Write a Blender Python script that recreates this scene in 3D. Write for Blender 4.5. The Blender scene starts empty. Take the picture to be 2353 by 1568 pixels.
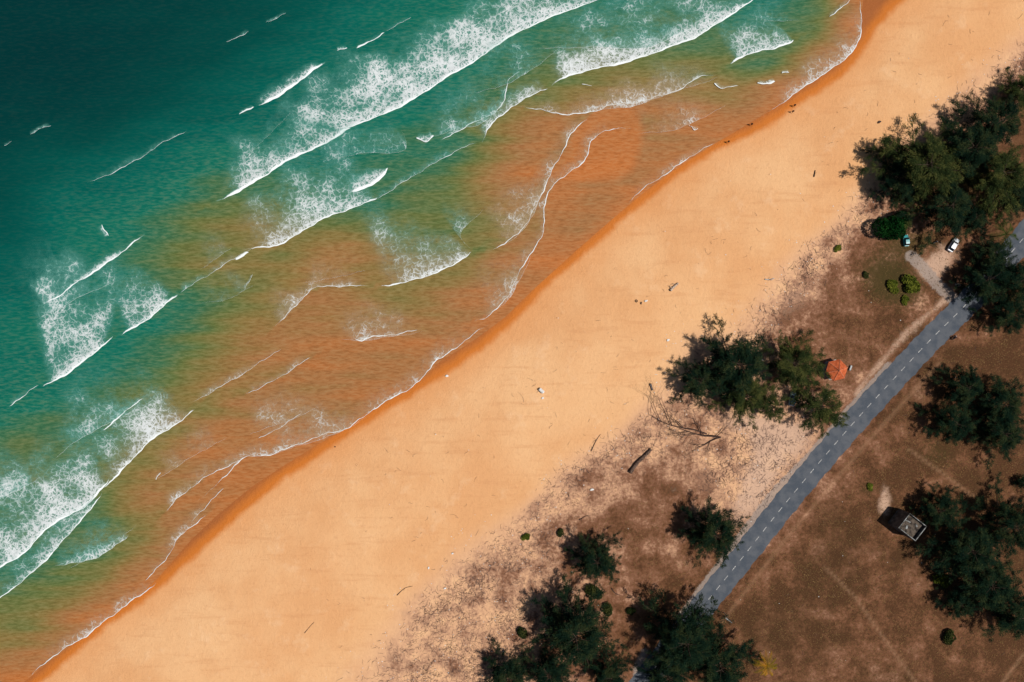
import bpy, math, random
import numpy as np
random.seed(7); rng=np.random.default_rng(7)
PI=math.pi
S=0.125; CX,CY=1176.5,784.0; HC=190.0
scene=bpy.context.scene; col=scene.collection
def P(px,py,z=0.0):
    k=(HC-z)/HC
    return ((px-CX)*S*k,(CY-py)*S*k)
def W2P(x,y): return x/S+CX, CY-y/S
ZL=1.6   # level of the land behind the beach
# ------------------------------------------------------------ helpers
def lin(r,g,b,k=0.8):
    o=[]
    for v in (r,g,b):
        v/=255.0
        o.append((v/12.92 if v<=0.04045 else ((v+0.055)/1.055)**2.4)*k)
    return (o[0],o[1],o[2],1.0)
def setp(o,label=None,cat=None,group=None,kind=None):
    if label: o['label']=label
    if cat: o['category']=cat
    if group: o['group']=group
    if kind: o['kind']=kind
    return o
def mesh_obj(name,verts,faces,mat,parent=None,smooth=False):
    me=bpy.data.meshes.new(name); me.from_pydata(verts,[],faces); me.update()
    if smooth:
        me.polygons.foreach_set('use_smooth',[True]*len(me.polygons))
    if mat: me.materials.append(mat)
    o=bpy.data.objects.new(name,me); col.objects.link(o)
    if parent: o.parent=parent
    return o
def empty(name,loc,rz=0,label=None,cat=None,group=None):
    o=bpy.data.objects.new(name,None); col.objects.link(o)
    o.location=loc; o.rotation_euler=(0,0,rz); o.empty_display_size=0.5
    return setp(o,label,cat,group)
def unit(v):
    l=math.sqrt(sum(a*a for a in v)) or 1.0
    return tuple(a/l for a in v)
def cross(a,b): return (a[1]*b[2]-a[2]*b[1],a[2]*b[0]-a[0]*b[2],a[0]*b[1]-a[1]*b[0])
class MB:
    def __init__(s): s.v=[]; s.f=[]
    def add(s,v,f):
        n=len(s.v); s.v+=[tuple(a) for a in v]; s.f+=[tuple(i+n for i in q) for q in f]
    def box(s,c,d,rz=0,taper=1.0):
        v=[];ca,sa=math.cos(rz),math.sin(rz)
        for z in (-1,1):
            t=taper if z>0 else 1.0
            for x,y in ((-1,-1),(1,-1),(1,1),(-1,1)):
                X=x*d[0]/2*t;Y=y*d[1]/2*t
                v.append((c[0]+X*ca-Y*sa,c[1]+X*sa+Y*ca,c[2]+z*d[2]/2))
        s.add(v,[(3,2,1,0),(4,5,6,7),(0,1,5,4),(1,2,6,5),(2,3,7,6),(3,0,4,7)])
    def tube(s,pts,rad,n=6):
        rings=[]
        for i,p in enumerate(pts):
            a=pts[max(0,i-1)];b=pts[min(len(pts)-1,i+1)]
            d=unit((b[0]-a[0],b[1]-a[1],b[2]-a[2]))
            u=cross(d,(0,0,1))
            if abs(u[0])+abs(u[1])+abs(u[2])<1e-3: u=(1,0,0)
            u=unit(u); w=cross(u,d)
            r=rad[i] if hasattr(rad,'__len__') else rad
            rings.append([(p[0]+r*(u[0]*math.cos(t)+w[0]*math.sin(t)),p[1]+r*(u[1]*math.cos(t)+w[1]*math.sin(t)),p[2]+r*(u[2]*math.cos(t)+w[2]*math.sin(t))) for t in [2*PI*k/n for k in range(n)]])
        v=[q for r in rings for q in r]; f=[]
        for i in range(len(pts)-1):
            for k in range(n):
                f.append((i*n+k,i*n+(k+1)%n,(i+1)*n+(k+1)%n,(i+1)*n+k))
        f.append(tuple(range(n-1,-1,-1))); f.append(tuple((len(pts)-1)*n+k for k in range(n)))
        s.add(v,f)
    def loft(s,rings):
        n=len(rings[0]); v=[q for r in rings for q in r]; f=[]
        for i in range(len(rings)-1):
            for k in range(n): f.append((i*n+k,i*n+(k+1)%n,(i+1)*n+(k+1)%n,(i+1)*n+k))
        f.append(tuple(range(n-1,-1,-1))); f.append(tuple((len(rings)-1)*n+k for k in range(n)))
        s.add(v,f)
    def torus(s,c,R,r,axis='y',n=20,m=8):
        v=[];f=[]
        for i in range(n):
            a=2*PI*i/n
            for j in range(m):
                b=2*PI*j/m; q=R+r*math.cos(b); h=r*math.sin(b)
                if axis=='y': v.append((c[0]+q*math.cos(a),c[1]+h,c[2]+q*math.sin(a)))
                else: v.append((c[0]+q*math.cos(a),c[1]+q*math.sin(a),c[2]+h))
        for i in range(n):
            for j in range(m): f.append((i*m+j,((i+1)%n)*m+j,((i+1)%n)*m+(j+1)%m,i*m+(j+1)%m))
        s.add(v,f)
    def blob(s,c,r,jit=0.15,n=8,m=6,seed=0):
        R=random.Random(seed); rings=[]
        for i in range(1,m):
            th=PI*i/m
            rings.append([(c[0]+r[0]*math.sin(th)*math.cos(2*PI*k/n)*(1+R.uniform(-jit,jit)),c[1]+r[1]*math.sin(th)*math.sin(2*PI*k/n)*(1+R.uniform(-jit,jit)),c[2]-r[2]*math.cos(th)) for k in range(n)])
        s.loft(rings)
    def build(s,name,mat,parent=None,smooth=False): return mesh_obj(name,s.v,s.f,mat,parent,smooth)

# ------------------------------------------------------------ node helper
class NT:
    def __init__(s,name):
        s.m=bpy.data.materials.new(name); s.m.use_nodes=True; s.t=s.m.node_tree; s.t.nodes.clear()
        s.out=s.t.nodes.new('ShaderNodeOutputMaterial')
    def n(s,ty,**k):
        q=s.t.nodes.new(ty)
        for a,b in k.items(): setattr(q,a,b)
        return q
    def put(s,sock,v):
        if isinstance(v,bpy.types.NodeSocket): s.t.links.new(v,sock)
        elif v is not None: sock.default_value=v
    def math(s,op,a,b=None,c=None,clamp=False):
        q=s.n('ShaderNodeMath',operation=op,use_clamp=clamp)
        s.put(q.inputs[0],a)
        if b is not None: s.put(q.inputs[1],b)
        if c is not None: s.put(q.inputs[2],c)
        return q.outputs[0]
    def attr(s,name): return s.n('ShaderNodeAttribute',attribute_name=name).outputs['Fac']
    def pos(s): return s.n('ShaderNodeNewGeometry').outputs['Position']
    def noise(s,vec,scale,detail=3,rough=0.55,out='Fac'):
        q=s.n('ShaderNodeTexNoise'); s.put(q.inputs['Vector'],vec); q.inputs['Scale'].default_value=scale
        q.inputs['Detail'].default_value=detail; q.inputs['Roughness'].default_value=rough
        return q.outputs[out]
    def mapping(s,vec,rot=0,scale=(1,1,1)):
        q=s.n('ShaderNodeMapping'); s.put(q.inputs['Vector'],vec); q.inputs['Rotation'].default_value=(0,0,rot); q.inputs['Scale'].default_value=scale
        return q.outputs[0]
    def sstep(s,v,a,b):
        q=s.n('ShaderNodeMapRange',interpolation_type='SMOOTHSTEP'); s.put(q.inputs[0],v); s.put(q.inputs[1],a); s.put(q.inputs[2],b)
        return q.outputs[0]
    def mix(s,f,a,b,blend='MIX'):
        q=s.n('ShaderNodeMix',data_type='RGBA',blend_type=blend); s.put(q.inputs[0],f); s.put(q.inputs[6],a); s.put(q.inputs[7],b)
        return q.outputs[2]
    def ramp(s,f,stops):
        q=s.n('ShaderNodeValToRGB'); s.put(q.inputs[0],f); e=q.color_ramp.elements
        while len(e)<len(stops): e.new(0.5)
        for i,(p,c) in enumerate(stops): e[i].position=p; e[i].color=c
        return q.outputs[0]
    def bump(s,h,strength,dist):
        q=s.n('ShaderNodeBump'); q.inputs['Strength'].default_value=strength; q.inputs['Distance'].default_value=dist; s.put(q.inputs['Height'],h)
        return q.outputs[0]
    def bsdf(s,color,rough=0.8,spec=0.3,normal=None,metal=0.0):
        q=s.n('ShaderNodeBsdfPrincipled'); s.put(q.inputs['Base Color'],color); s.put(q.inputs['Roughness'],rough)
        q.inputs['Specular IOR Level'].default_value=spec; q.inputs['Metallic'].default_value=metal
        if normal is not None: s.put(q.inputs['Normal'],normal)
        return q.outputs[0]
    def end(s,sh): s.t.links.new(sh,s.out.inputs[0]); return s.m
def simple(name,c1,c2=None,scale=2.0,rough=0.7,spec=0.3,metal=0.0,bump=0.0):
    t=NT(name); p=t.pos()
    c2=c2 or tuple([a*0.75 for a in c1[:3]]+[1])
    nf=t.noise(p,scale,4)
    c=t.mix(t.sstep(nf,0.35,0.65),c2,c1)
    nm=t.bump(nf,bump,0.05) if bump else None
    return t.end(t.bsdf(c,rough,spec,nm,metal))

# ------------------------------------------------------------ fields
def tps_fit(pts,lam=2e-3):
    A=np.array(pts,float); X=A[:,:2]/1000.0; y=A[:,2]; n=len(X)
    r=np.linalg.norm(X[:,None]-X[None],axis=2)+1e-9; K=r*r*np.log(r)+lam*np.eye(n)
    Q=np.hstack([np.ones((n,1)),X]); M=np.block([[K,Q],[Q.T,np.zeros((3,3))]])
    w=np.linalg.solve(M,np.concatenate([y,np.zeros(3)])); return X,w
def tps_eval(fit,px,py):
    X,w=fit; px=np.clip(px,-150,2500)/1000; py=np.clip(py,-150,1720)/1000
    out=w[-3]+w[-2]*px+w[-1]*py
    for i in range(len(X)):
        r2=(px-X[i,0])**2+(py-X[i,1])**2+1e-12
        out=out+w[i]*r2*0.5*np.log(r2)
    return out
def sdist(pl,px,py):
    best=np.full(px.shape,1e18); sg=np.ones(px.shape)
    for (x0,y0),(x1,y1) in zip(pl[:-1],pl[1:]):
        dx,dy=x1-x0,y1-y0; L=dx*dx+dy*dy
        t=np.clip(((px-x0)*dx+(py-y0)*dy)/L,0,1)
        ex=px-(x0+t*dx); ey=py-(y0+t*dy); d=ex*ex+ey*ey
        m=d<best; best=np.where(m,d,best); c=dx*ey-dy*ex; sg=np.where(m,np.where(c<0,1.0,-1.0),sg)
    return np.sqrt(best)*S*sg
def pdist(pl,px,py): return np.abs(sdist(pl,px,py))
def polyin(poly,px,py,soft=0.9):
    ins=np.zeros(px.shape,bool); n=len(poly)
    for i in range(n):
        x0,y0=poly[i]; x1,y1=poly[(i+1)%n]
        if y0==y1: continue
        c=((y0>py)!=(y1>py))&(px<(x1-x0)*(py-y0)/(y1-y0)+x0); ins^=c
    d=pdist(poly+[poly[0]],px,py)*np.where(ins,1,-1)
    return np.clip(d/soft*.5+.5,0,1)
dry_edge=[(20000,-18000),(2180,-110),(2070,0),(2010,60),(1985,110),(1930,175),(1850,225),(1760,290),(1660,335),(1600,370),(1540,410),(1480,460),(1420,510),(1350,575),(1290,620),(1240,670),(1190,725),(1130,780),(1060,830),(985,880),(920,920),(860,955),(780,1010),(700,1065),(620,1120),(560,1170),(500,1225),(440,1280),(380,1335),(320,1385),(250,1430),(180,1490),(130,1535),(90,1568),(-20,1660),(-20000,18000)]
water_edge=[(20000,-18300),(2060,-120),(1985,-10),(1977,50),(1972,92),(1940,140),(1885,178),(1825,218),(1755,264),(1700,297),(1640,332),(1560,384),(1480,442),(1400,510),(1320,580),(1230,662),(1160,730),(1090,782),(1010,832),(978,865),(925,905),(860,936),(790,988),(730,1022),(650,1072),(580,1118),(500,1184),(440,1240),(362,1330),(290,1390),(200,1456),(115,1520),(50,1572),(-60,1660),(-20000,17600)]
def zground(px,py):
    d=sdist(water_edge,px,py)
    return np.where(d<0,np.maximum(d*0.07,-4.0),ZL*np.sin(np.clip(d/30,0,1)*PI/2))
def swell(x,y,d):
    u=-x*math.sin(math.radians(33))+y*math.cos(math.radians(33)); v=x*math.cos(math.radians(33))+y*math.sin(math.radians(33))
    a=np.clip(-d/25,0,1)
    return a*(0.10*np.sin(u*0.42+1.5*np.sin(v*0.03))+0.03*np.sin(u*1.1+v*0.12))
sea_pts=[(-100,-100,0),(0,0,0),(300,0,.02),(600,0,.1),(900,0,.28),(1000,40,.34),(1300,80,.56),(1180,-20,.4),(1500,20,.47),(1450,60,.5),(1700,60,.52),(1850,50,.56),(1900,80,.68),(1950,30,.82),(1600,-80,.4),(1850,-80,.45),
(0,400,.08),(200,300,.08),(400,200,.1),(550,120,.13),(700,60,.18),(100,560,.18),(300,440,.3),(500,330,.3),(600,300,.32),(800,150,.3),(-100,600,.15),
(400,450,.42),(450,380,.38),(500,510,.70),(570,500,.72),(600,430,.56),(700,330,.42),(850,280,.4),(1000,230,.42),(1100,130,.5),(1200,100,.55),
(950,300,.42),(1050,350,.48),(900,400,.5),(950,450,.6),(1000,500,.62),(900,560,.66),(800,560,.78),(700,600,.8),(600,640,.70),(780,440,.48),(720,430,.48),
(1150,200,.55),(1100,280,.58),(1140,300,.68),(1200,320,.84),(1250,300,.86),(1100,420,.74),(1150,450,.82),(1050,520,.62),(1100,600,.77),(1030,460,.6),
(1250,150,.62),(1400,200,.82),(1500,200,.8),(1600,160,.7),(1650,180,.7),(1700,200,.72),(1750,150,.6),(1780,100,.55),(1800,180,.72),(1850,150,.8),(1700,260,.86),(1600,260,.86),
(1500,280,.86),(1420,280,.88),(1380,360,.89),(1500,380,.84),(1440,440,.82),(1300,450,.88),(1300,550,.88),(1200,620,.88),
(0,700,.27),(50,850,.38),(150,500,.3),(250,600,.36),(350,640,.55),(300,720,.42),(200,650,.38),(430,600,.66),(500,700,.62),(450,720,.54),(350,850,.52),(300,830,.48),(420,850,.62),(450,800,.62),(550,760,.74),(600,700,.72),(700,800,.84),(800,700,.82),(850,800,.84),(600,900,.84),(700,900,.85),(900,850,.87),(1000,780,.87),(1050,680,.84),
(0,950,.42),(100,940,.5),(50,1050,.58),(150,920,.48),(200,980,.5),(100,1100,.58),(200,1060,.58),(300,1000,.64),(450,1000,.84),(400,1100,.84),(300,1130,.8),(550,1000,.86),(600,1050,.9),(200,1250,.58),(280,1200,.62),(150,1300,.58),(250,1280,.62),(100,1350,.6),(350,1250,.76),(50,1420,.66),(0,1450,.74),(100,1450,.8),(200,1380,.76),(300,1320,.8),(0,1530,.85),(430,1170,.88),(50,1250,.56),(0,1300,.56),(-100,1400,.6)]
FS=tps_fit(sea_pts)
veg_pts=[(2300,60,0),(2100,250,0),(1950,400,0),(1880,500,0),(1750,600,0),(1640,720,0),(1500,850,0),(1430,950,.05),(1340,1000,0),(1200,1130,0),(1100,1200,.05),(990,1300,.05),(880,1400,.03),(780,1500,.03),(600,1500,-.1),(1500,600,-.1),(1000,1000,-.1),(2200,200,.12),(2320,130,.2),(2250,250,.33),(2000,100,-.1),(1000,1200,-.05),(700,1400,-.1),(1300,900,-.1),
(1950,580,.5),(1870,620,.42),(1800,680,.32),(1750,740,.25),(1900,700,.62),(1600,800,.22),(1500,950,.28),(1480,1050,.42),(1400,1060,.38),(1350,1130,.48),(1250,1200,.44),(1200,1290,.36),(1100,1330,.36),(1000,1400,.32),(900,1500,.22),(1100,1450,.25),(1300,1330,.45),(1450,1180,.7),(1550,1100,.66),(1600,1010,.40),(1700,960,.33),(1800,1000,.28),(1750,1080,.32),(1850,770,.76),(1950,760,.82),(2050,650,.9),(2000,620,.88),(2100,700,.74),(1990,900,.7),(1600,1250,.66),(1500,1350,.74),(1450,1450,.74),(1550,1450,.8),(1300,1500,.6),(1150,1560,.42),(1720,1150,.3),
(1800,1300,.95),(1700,1420,.9),(2000,1100,.92),(2100,1000,.92),(2200,850,1),(2300,800,1),(2300,1500,1.0),(2000,1500,.84),(1800,1500,.84),(2000,1350,.84),(2330,1100,1.05),(2300,500,.85),(2200,400,.8),(2300,300,.8),(2120,500,.7),(2340,650,.9),(1900,1200,.95)]
FV=tps_fit(veg_pts)
def vegf(px,py): return tps_eval(FV,px,py)
def gauss(px,py,cx,cy,sx,sy=None,rot=0):
    sy=sy or sx; c,s_=math.cos(rot),math.sin(rot); dx=px-cx; dy=py-cy
    return np.exp(-((dx*c+dy*s_)/sx)**2-((-dx*s_+dy*c)/sy)**2)
road_cl=[(700,2500),(1340,1760),(1440,1622),(1530,1502),(1615,1394),(1700,1289),(1790,1175),(1880,1066),(1970,962),(2060,864),(2140,779),(2205,715),(2265,652),(2320,585),(2400,485),(2600,200),(3600,-1200)]
def catmull(pts,n):
    pts=np.array(pts,float); Pp=np.vstack([2*pts[0]-pts[1],pts,2*pts[-1]-pts[-2]]); out=[]
    for i in range(1,len(Pp)-2):
        t=np.linspace(0,1,n,endpoint=False)[:,None]
        p0,p1,p2,p3=Pp[i-1],Pp[i],Pp[i+1],Pp[i+2]
        out.append(0.5*((2*p1)+(-p0+p2)*t+(2*p0-5*p1+4*p2-p3)*t**2+(-p0+3*p1-3*p2+p3)*t**3))
    out.append(pts[-1][None]); return np.vstack(out)

# ------------------------------------------------------------ grids
def axis(lo,hi,step,far):
    core=np.arange(lo,hi+1e-6,step); ext=[]; v=step; a=hi
    while a<far: v*=1.35; a+=v; ext.append(a)
    ext=np.array(ext); return np.concatenate([(lo-(ext-hi))[::-1],core,ext])
def grid_mesh(name,gx,gy,zf,attrs,mat,keep=None):
    X,Y=np.meshgrid(gx,gy); x=X.ravel(); y=Y.ravel(); px,py=W2P(x,y)
    z=zf(x,y,px,py); nx,ny=len(gx),len(gy)
    i=np.arange(nx*ny).reshape(ny,nx)
    F=np.stack([i[:-1,:-1],i[:-1,1:],i[1:,1:],i[1:,:-1]],axis=-1).reshape(-1,4)
    if keep is not None:
        k=keep(px,py); F=F[k[F].any(axis=1)]
    used=np.unique(F); remap=-np.ones(nx*ny,int); remap[used]=np.arange(len(used)); F=remap[F]
    co=np.stack([x,y,z],1)[used]
    me=bpy.data.meshes.new(name); me.vertices.add(len(co)); me.vertices.foreach_set('co',co.ravel().astype(np.float32))
    me.loops.add(F.size); me.loops.foreach_set('vertex_index',F.ravel().astype(np.int32))
    me.polygons.add(len(F)); me.polygons.foreach_set('loop_start',np.arange(0,F.size,4,dtype=np.int32)); me.polygons.foreach_set('loop_total',np.full(len(F),4,dtype=np.int32))
    me.update(calc_edges=True); me.polygons.foreach_set('use_smooth',np.ones(len(F),bool))
    for n,fn in attrs.items():
        a=me.attributes.new(n,'FLOAT','POINT'); a.data.foreach_set('value',fn(px,py)[used].astype(np.float32))
    me.materials.append(mat); o=bpy.data.objects.new(name,me); col.objects.link(o); o['kind']='structure'; return o

# ---- sea material
t=NT('sea_water'); p=t.pos()
wn=t.noise(t.mapping(p,math.radians(-33),(0.35,1,1)),0.055,4,0.5)
wn2=t.noise(t.mapping(p,math.radians(-33),(0.15,1.2,1)),0.2,3,0.5)
v0=t.attr('depth'); mid=t.math('MULTIPLY',t.sstep(v0,.05,.45),t.sstep(v0,1.0,.86))
v=t.math('ADD',v0,t.math('MULTIPLY',t.math('SUBTRACT',wn,0.5),t.math('MULTIPLY_ADD',mid,0.24,.07)))
v=t.math('ADD',v,t.math('MULTIPLY',t.math('SUBTRACT',wn2,0.5),t.math('MULTIPLY_ADD',mid,0.20,.05)),clamp=True)
c=t.ramp(v,[(0,lin(0,50,50)),(.1,lin(0,68,62)),(.25,lin(2,94,82)),(.4,lin(18,108,88)),(.52,lin(58,106,72)),(.62,lin(96,108,58)),(.74,lin(132,110,60)),(.85,lin(158,108,64)),(.93,lin(176,108,58)),(1,lin(196,112,52))])
rip=t.noise(t.mapping(p,math.radians(-38),(0.3,1.2,1)),1.4,4,0.65)
rip2=t.noise(t.mapping(p,math.radians(-20),(0.5,1.0,1)),0.5,3,0.5)
glint=t.sstep(rip,0.42,0.72)
c=t.mix(t.math('MULTIPLY',glint,t.math('MULTIPLY_ADD',t.sstep(v0,.1,.6),.16,.01)),c,lin(190,175,130))  # glints on the ripples painted into the water colour, strongest in the shallows
dk=t.sstep(rip,0.52,0.32); c=t.mix(t.math('MULTIPLY',dk,t.math('MULTIPLY_ADD',t.sstep(v0,.1,.5),.18,.04)),c,lin(80,66,40),'MULTIPLY')
h=t.math('ADD',rip,t.math('MULTIPLY',rip2,1.2))
m_sea=t.end(t.bsdf(c,0.5,0.05,t.bump(t.math('MULTIPLY',h,t.math('MULTIPLY_ADD',t.sstep(v0,.1,.5),.55,.15)),0.42,0.35)))

# ---- foam material
t=NT('sea_foam'); p=t.pos()
wc=t.noise(p,0.4,3,0.55,'Color')
vm=t.n('ShaderNodeVectorMath',operation='MULTIPLY_ADD'); t.put(vm.inputs[0],wc); vm.inputs[1].default_value=(2.8,2.8,0); t.put(vm.inputs[2],p)
wc2=t.noise(p,1.3,2,0.6,'Color')
vm2=t.n('ShaderNodeVectorMath',operation='MULTIPLY_ADD'); t.put(vm2.inputs[0],wc2); vm2.inputs[1].default_value=(.7,.7,0); t.put(vm2.inputs[2],vm.outputs[0])
wp=vm2.outputs[0]
def vor(vec,sc):
    q=t.n('ShaderNodeTexVoronoi',feature='DISTANCE_TO_EDGE'); t.put(q.inputs['Vector'],vec); q.inputs['Scale'].default_value=sc; return q.outputs['Distance']
dens=t.attr('dens'); front=t.attr('front')
big=t.noise(p,0.11,5,0.6); fin=t.noise(p,0.8,4,0.7)
gate=t.sstep(dens,0.0,0.35)
dn=t.math('ADD',dens,t.math('MULTIPLY',t.math('SUBTRACT',big,0.5),t.math('MULTIPLY',gate,1.6)))
dn=t.math('ADD',dn,t.math('MULTIPLY',t.math('SUBTRACT',fin,0.5),t.math('MULTIPLY',gate,0.7)))
dc=t.math('MAXIMUM',t.math('MINIMUM',dn,1.2),0.0)
l1=t.math('SUBTRACT',1.0,t.sstep(vor(wp,0.6),0.0,t.math('MULTIPLY_ADD',t.math('POWER',dc,1.5),0.26,0.06)))
l2=t.math('SUBTRACT',1.0,t.sstep(vor(wp,1.25),0.0,t.math('MULTIPLY_ADD',dc,0.34,0.04)))
a1=t.math('MULTIPLY',l1,t.sstep(dc,0.02,0.6)); a2=t.math('MULTIPLY',l2,t.sstep(dc,0.1,0.9))
a=t.math('MULTIPLY',t.math('MAXIMUM',a1,a2),t.math('MULTIPLY_ADD',t.sstep(dc,0.1,1.05),0.58,0.24))
solid=t.math('MULTIPLY',t.sstep(dn,0.9,1.5),.95)
haze=t.math('MULTIPLY',t.sstep(dc,0.0,1.0),0.42)
fr=t.sstep(t.math('ADD',front,t.math('MULTIPLY',t.math('SUBTRACT',fin,0.5),.8)),0.30,0.85)
al=t.math('MAXIMUM',t.math('MAXIMUM',a,solid),t.math('MAXIMUM',haze,fr),clamp=True)
warm=t.attr('warm')
fc=t.mix(t.sstep(al,0.22,0.8),t.mix(warm,lin(120,190,175,.8),lin(208,184,152,.8)),lin(236,240,238,.84))
b=t.bsdf(fc,0.85,0.05,t.bump(fin,0.4,0.3)); tr=t.n('ShaderNodeBsdfTransparent')
ms=t.n('ShaderNodeMixShader'); t.put(ms.inputs[0],al); t.t.links.new(tr.outputs[0],ms.inputs[1]); t.t.links.new(b,ms.inputs[2])
m_foam=t.end(ms.outputs[0])

# ---- ground material
t=NT('sand_and_earth'); p=t.pos()
nb=t.noise(p,0.03,4,0.6); nm_=t.noise(p,0.16,5,0.65); nf=t.noise(p,1.1,6,0.75); nv=t.noise(p,3.0,4,0.8)
tr_=t.noise(t.mapping(p,math.radians(-40),(.12,1,1)),.5,5,.7)
sand=t.mix(t.sstep(nb,0.35,0.65),lin(226,167,114),lin(236,184,132))
sand=t.mix(t.math('MULTIPLY',t.sstep(nf,0.5,0.72),0.34),sand,lin(200,140,94))
sand=t.mix(t.math('MULTIPLY',t.sstep(nv,0.56,0.72),0.34),sand,lin(165,115,80))
sand=t.mix(t.math('MULTIPLY',t.sstep(tr_,0.52,0.68),0.34),sand,lin(208,148,100))
sand=t.mix(t.math('MULTIPLY',t.sstep(nm_,0.55,0.7),0.28),sand,lin(244,202,158))
dw=t.math('ADD',t.attr('dwet'),t.math('MULTIPLY',t.math('SUBTRACT',nm_,0.5),3.0))
damp=t.sstep(dw,11.0,0.0); wet=t.sstep(dw,1.8,-0.5)
sand=t.mix(t.math('MULTIPLY',damp,0.5),sand,lin(222,148,88))
sand=t.mix(wet,sand,t.mix(t.sstep(dw,-0.3,-3.6),lin(206,118,46),lin(168,98,50)))
vg=t.attr('veg'); vgate=t.sstep(vg,0.03,0.3)
vv=t.math('ADD',vg,t.math('MULTIPLY',t.math('MULTIPLY',t.math('SUBTRACT',nm_,0.5),vgate),1.7))
vv=t.math('ADD',vv,t.math('MULTIPLY',t.math('MULTIPLY',t.math('SUBTRACT',nf,0.5),vgate),0.95),clamp=True)
earth=t.ramp(vv,[(0,lin(234,184,138)),(.2,lin(220,170,130)),(.4,lin(184,140,110)),(.58,lin(140,98,74)),(.78,lin(114,76,52)),(1,lin(82,54,34))])
g=t.mix(t.sstep(vg,0.02,0.22),sand,earth)
g=t.mix(t.math('MULTIPLY',t.math('MULTIPLY',t.sstep(nv,0.5,0.68),t.sstep(vg,.6,.85)),.4),g,lin(150,108,72))
g=t.mix(t.math('MULTIPLY',t.math('MULTIPLY',t.sstep(nb,0.48,0.62),t.sstep(vg,.75,.9)),.35),g,lin(66,48,28))
g=t.mix(t.math('MULTIPLY',t.sstep(t.math('ADD',t.attr('green'),t.math('MULTIPLY',t.math('SUBTRACT',nf,0.5),1.2)),0.3,0.9),0.8),g,lin(68,60,30))
g=t.mix(t.math('MULTIPLY',t.sstep(t.math('ADD',t.attr('pale'),t.math('ADD',t.math('MULTIPLY',t.math('SUBTRACT',nm_,0.5),1.4),t.math('MULTIPLY',t.math('SUBTRACT',nf,0.5),.7))),0.25,0.95),0.8),g,lin(214,176,148))
g=t.mix(t.math('MULTIPLY',t.sstep(t.math('ADD',t.attr('trail'),t.math('MULTIPLY',t.math('SUBTRACT',nf,0.5),.9)),0.1,1.3),0.45),g,lin(190,146,112))
g=t.mix(t.math('MULTIPLY',t.sstep(t.math('ADD',t.attr('grey'),t.math('MULTIPLY',t.math('SUBTRACT',nf,0.5),1.0)),0.35,0.65),0.8),g,lin(160,144,132))
g=t.mix(t.math('MULTIPLY',t.math('MULTIPLY',t.sstep(nv,0.46,0.34),t.sstep(vg,0.1,0.5)),0.6),g,lin(66,46,34))
hh=t.math('ADD',nm_,t.math('ADD',t.math('MULTIPLY',nf,0.55),t.math('MULTIPLY',nv,0.25)))
m_ground=t.end(t.bsdf(g,t.math('MULTIPLY_ADD',wet,-0.35,0.95),0.08,t.bump(hh,0.6,0.6)))

patchA=[(1320,305),(1350,275),(1400,255),(1445,246),(1470,265),(1478,300),(1470,350),(1450,395),(1415,415),(1340,415),(1285,402),(1305,355)]
patchB=[(1250,490),(1275,430),(1300,405),(1330,420),(1335,470),(1300,540),(1262,612),(1225,640),(1195,660),(1240,560)]
crests=[[(1375,0),(1290,30),(1220,62),(1150,100),(1095,138),(1040,172),(985,208),(930,240),(870,268),(790,303),(740,335),(690,358),(640,385),(590,415),(550,440),(490,470)],
 [(1730,0),(1690,30),(1650,55),(1600,85),(1550,105),(1500,125),(1440,145),(1380,155),(1330,168),(1290,185),(1262,203)],
 [(850,462),(790,486),(740,508),(700,528),(650,558)],[(1072,588),(1040,612),(1000,630),(960,641),(915,652)],[(238,797),(200,825),(160,856),(102,888)],[(412,673),(380,700),(340,735),(276,772)],
 [(452,933),(420,965),(380,992),(340,1022),(300,1060),(270,1092),(238,1120)],[(200,1160),(160,1186),(110,1216),(60,1266),(0,1306)],[(1818,96),(1780,112),(1745,117),(1705,135)],[(755,143),(710,172),(640,222),(588,248)]]
sheets=[[(1360,258),(1322,300),(1300,340),(1275,380),(1250,430),(1230,480),(1200,530),(1160,560),(1112,577)],[(1470,300),(1400,300),(1360,325),(1340,370),(1300,405),(1270,430),(1250,490),(1245,540),(1215,590),(1190,640),(1160,690),(1120,725),(1075,740)],
 [(1655,172),(1610,180),(1560,205),(1500,225),(1450,240),(1400,245),(1360,258),(1300,262),(1240,255),(1185,245)],[(860,656),(780,660),(720,665),(690,690),(662,720),(635,748)],[(560,1056),(490,1085),(430,1130),(380,1180)],[(720,820),(640,870),(560,905)],[(480,1180),(420,1225),(380,1290),(330,1340)]]
def wdepth(px,py):
    v=tps_eval(FS,px,py); d=sdist(water_edge,px,py)
    for cr in crests:
        sd_=sdist(cr,px,py); inside=np.clip(1-np.abs(sd_-2.5)/7.0,0,1)*(sd_>-1)
        v=v-.06*inside*(v>.3)
    for sh in sheets:                      # each swash sheet is a little deeper on its seaward side
        sd_=sdist(sh,px,py); v=v+np.where(sd_>0,.03,-.045)*np.clip(1-np.abs(sd_)/5.0,0,1)
    k=np.clip(1+d/11,0,1); v=v*(1-k)+np.maximum(v,.89)*k
    k=np.clip(1+d/3.5,0,1); v=v*(1-k)+np.maximum(v,.93)*k
    k=polyin(patchA,px,py,1.2)*.85; v=v*(1-k)+.965*k
    k=polyin(patchB,px,py,3.0)*.6; v=v*(1-k)+.94*k
    return np.clip(v,0,1)
gx=axis(-172,172,1.0,2500); gy=axis(-122,122,1.0,2500)
grid_mesh('sea',gx,gy,lambda x,y,px,py: swell(x,y,sdist(water_edge,px,py)),{'depth':wdepth},m_sea,keep=lambda px,py: sdist(water_edge,px,py)<3)
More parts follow.
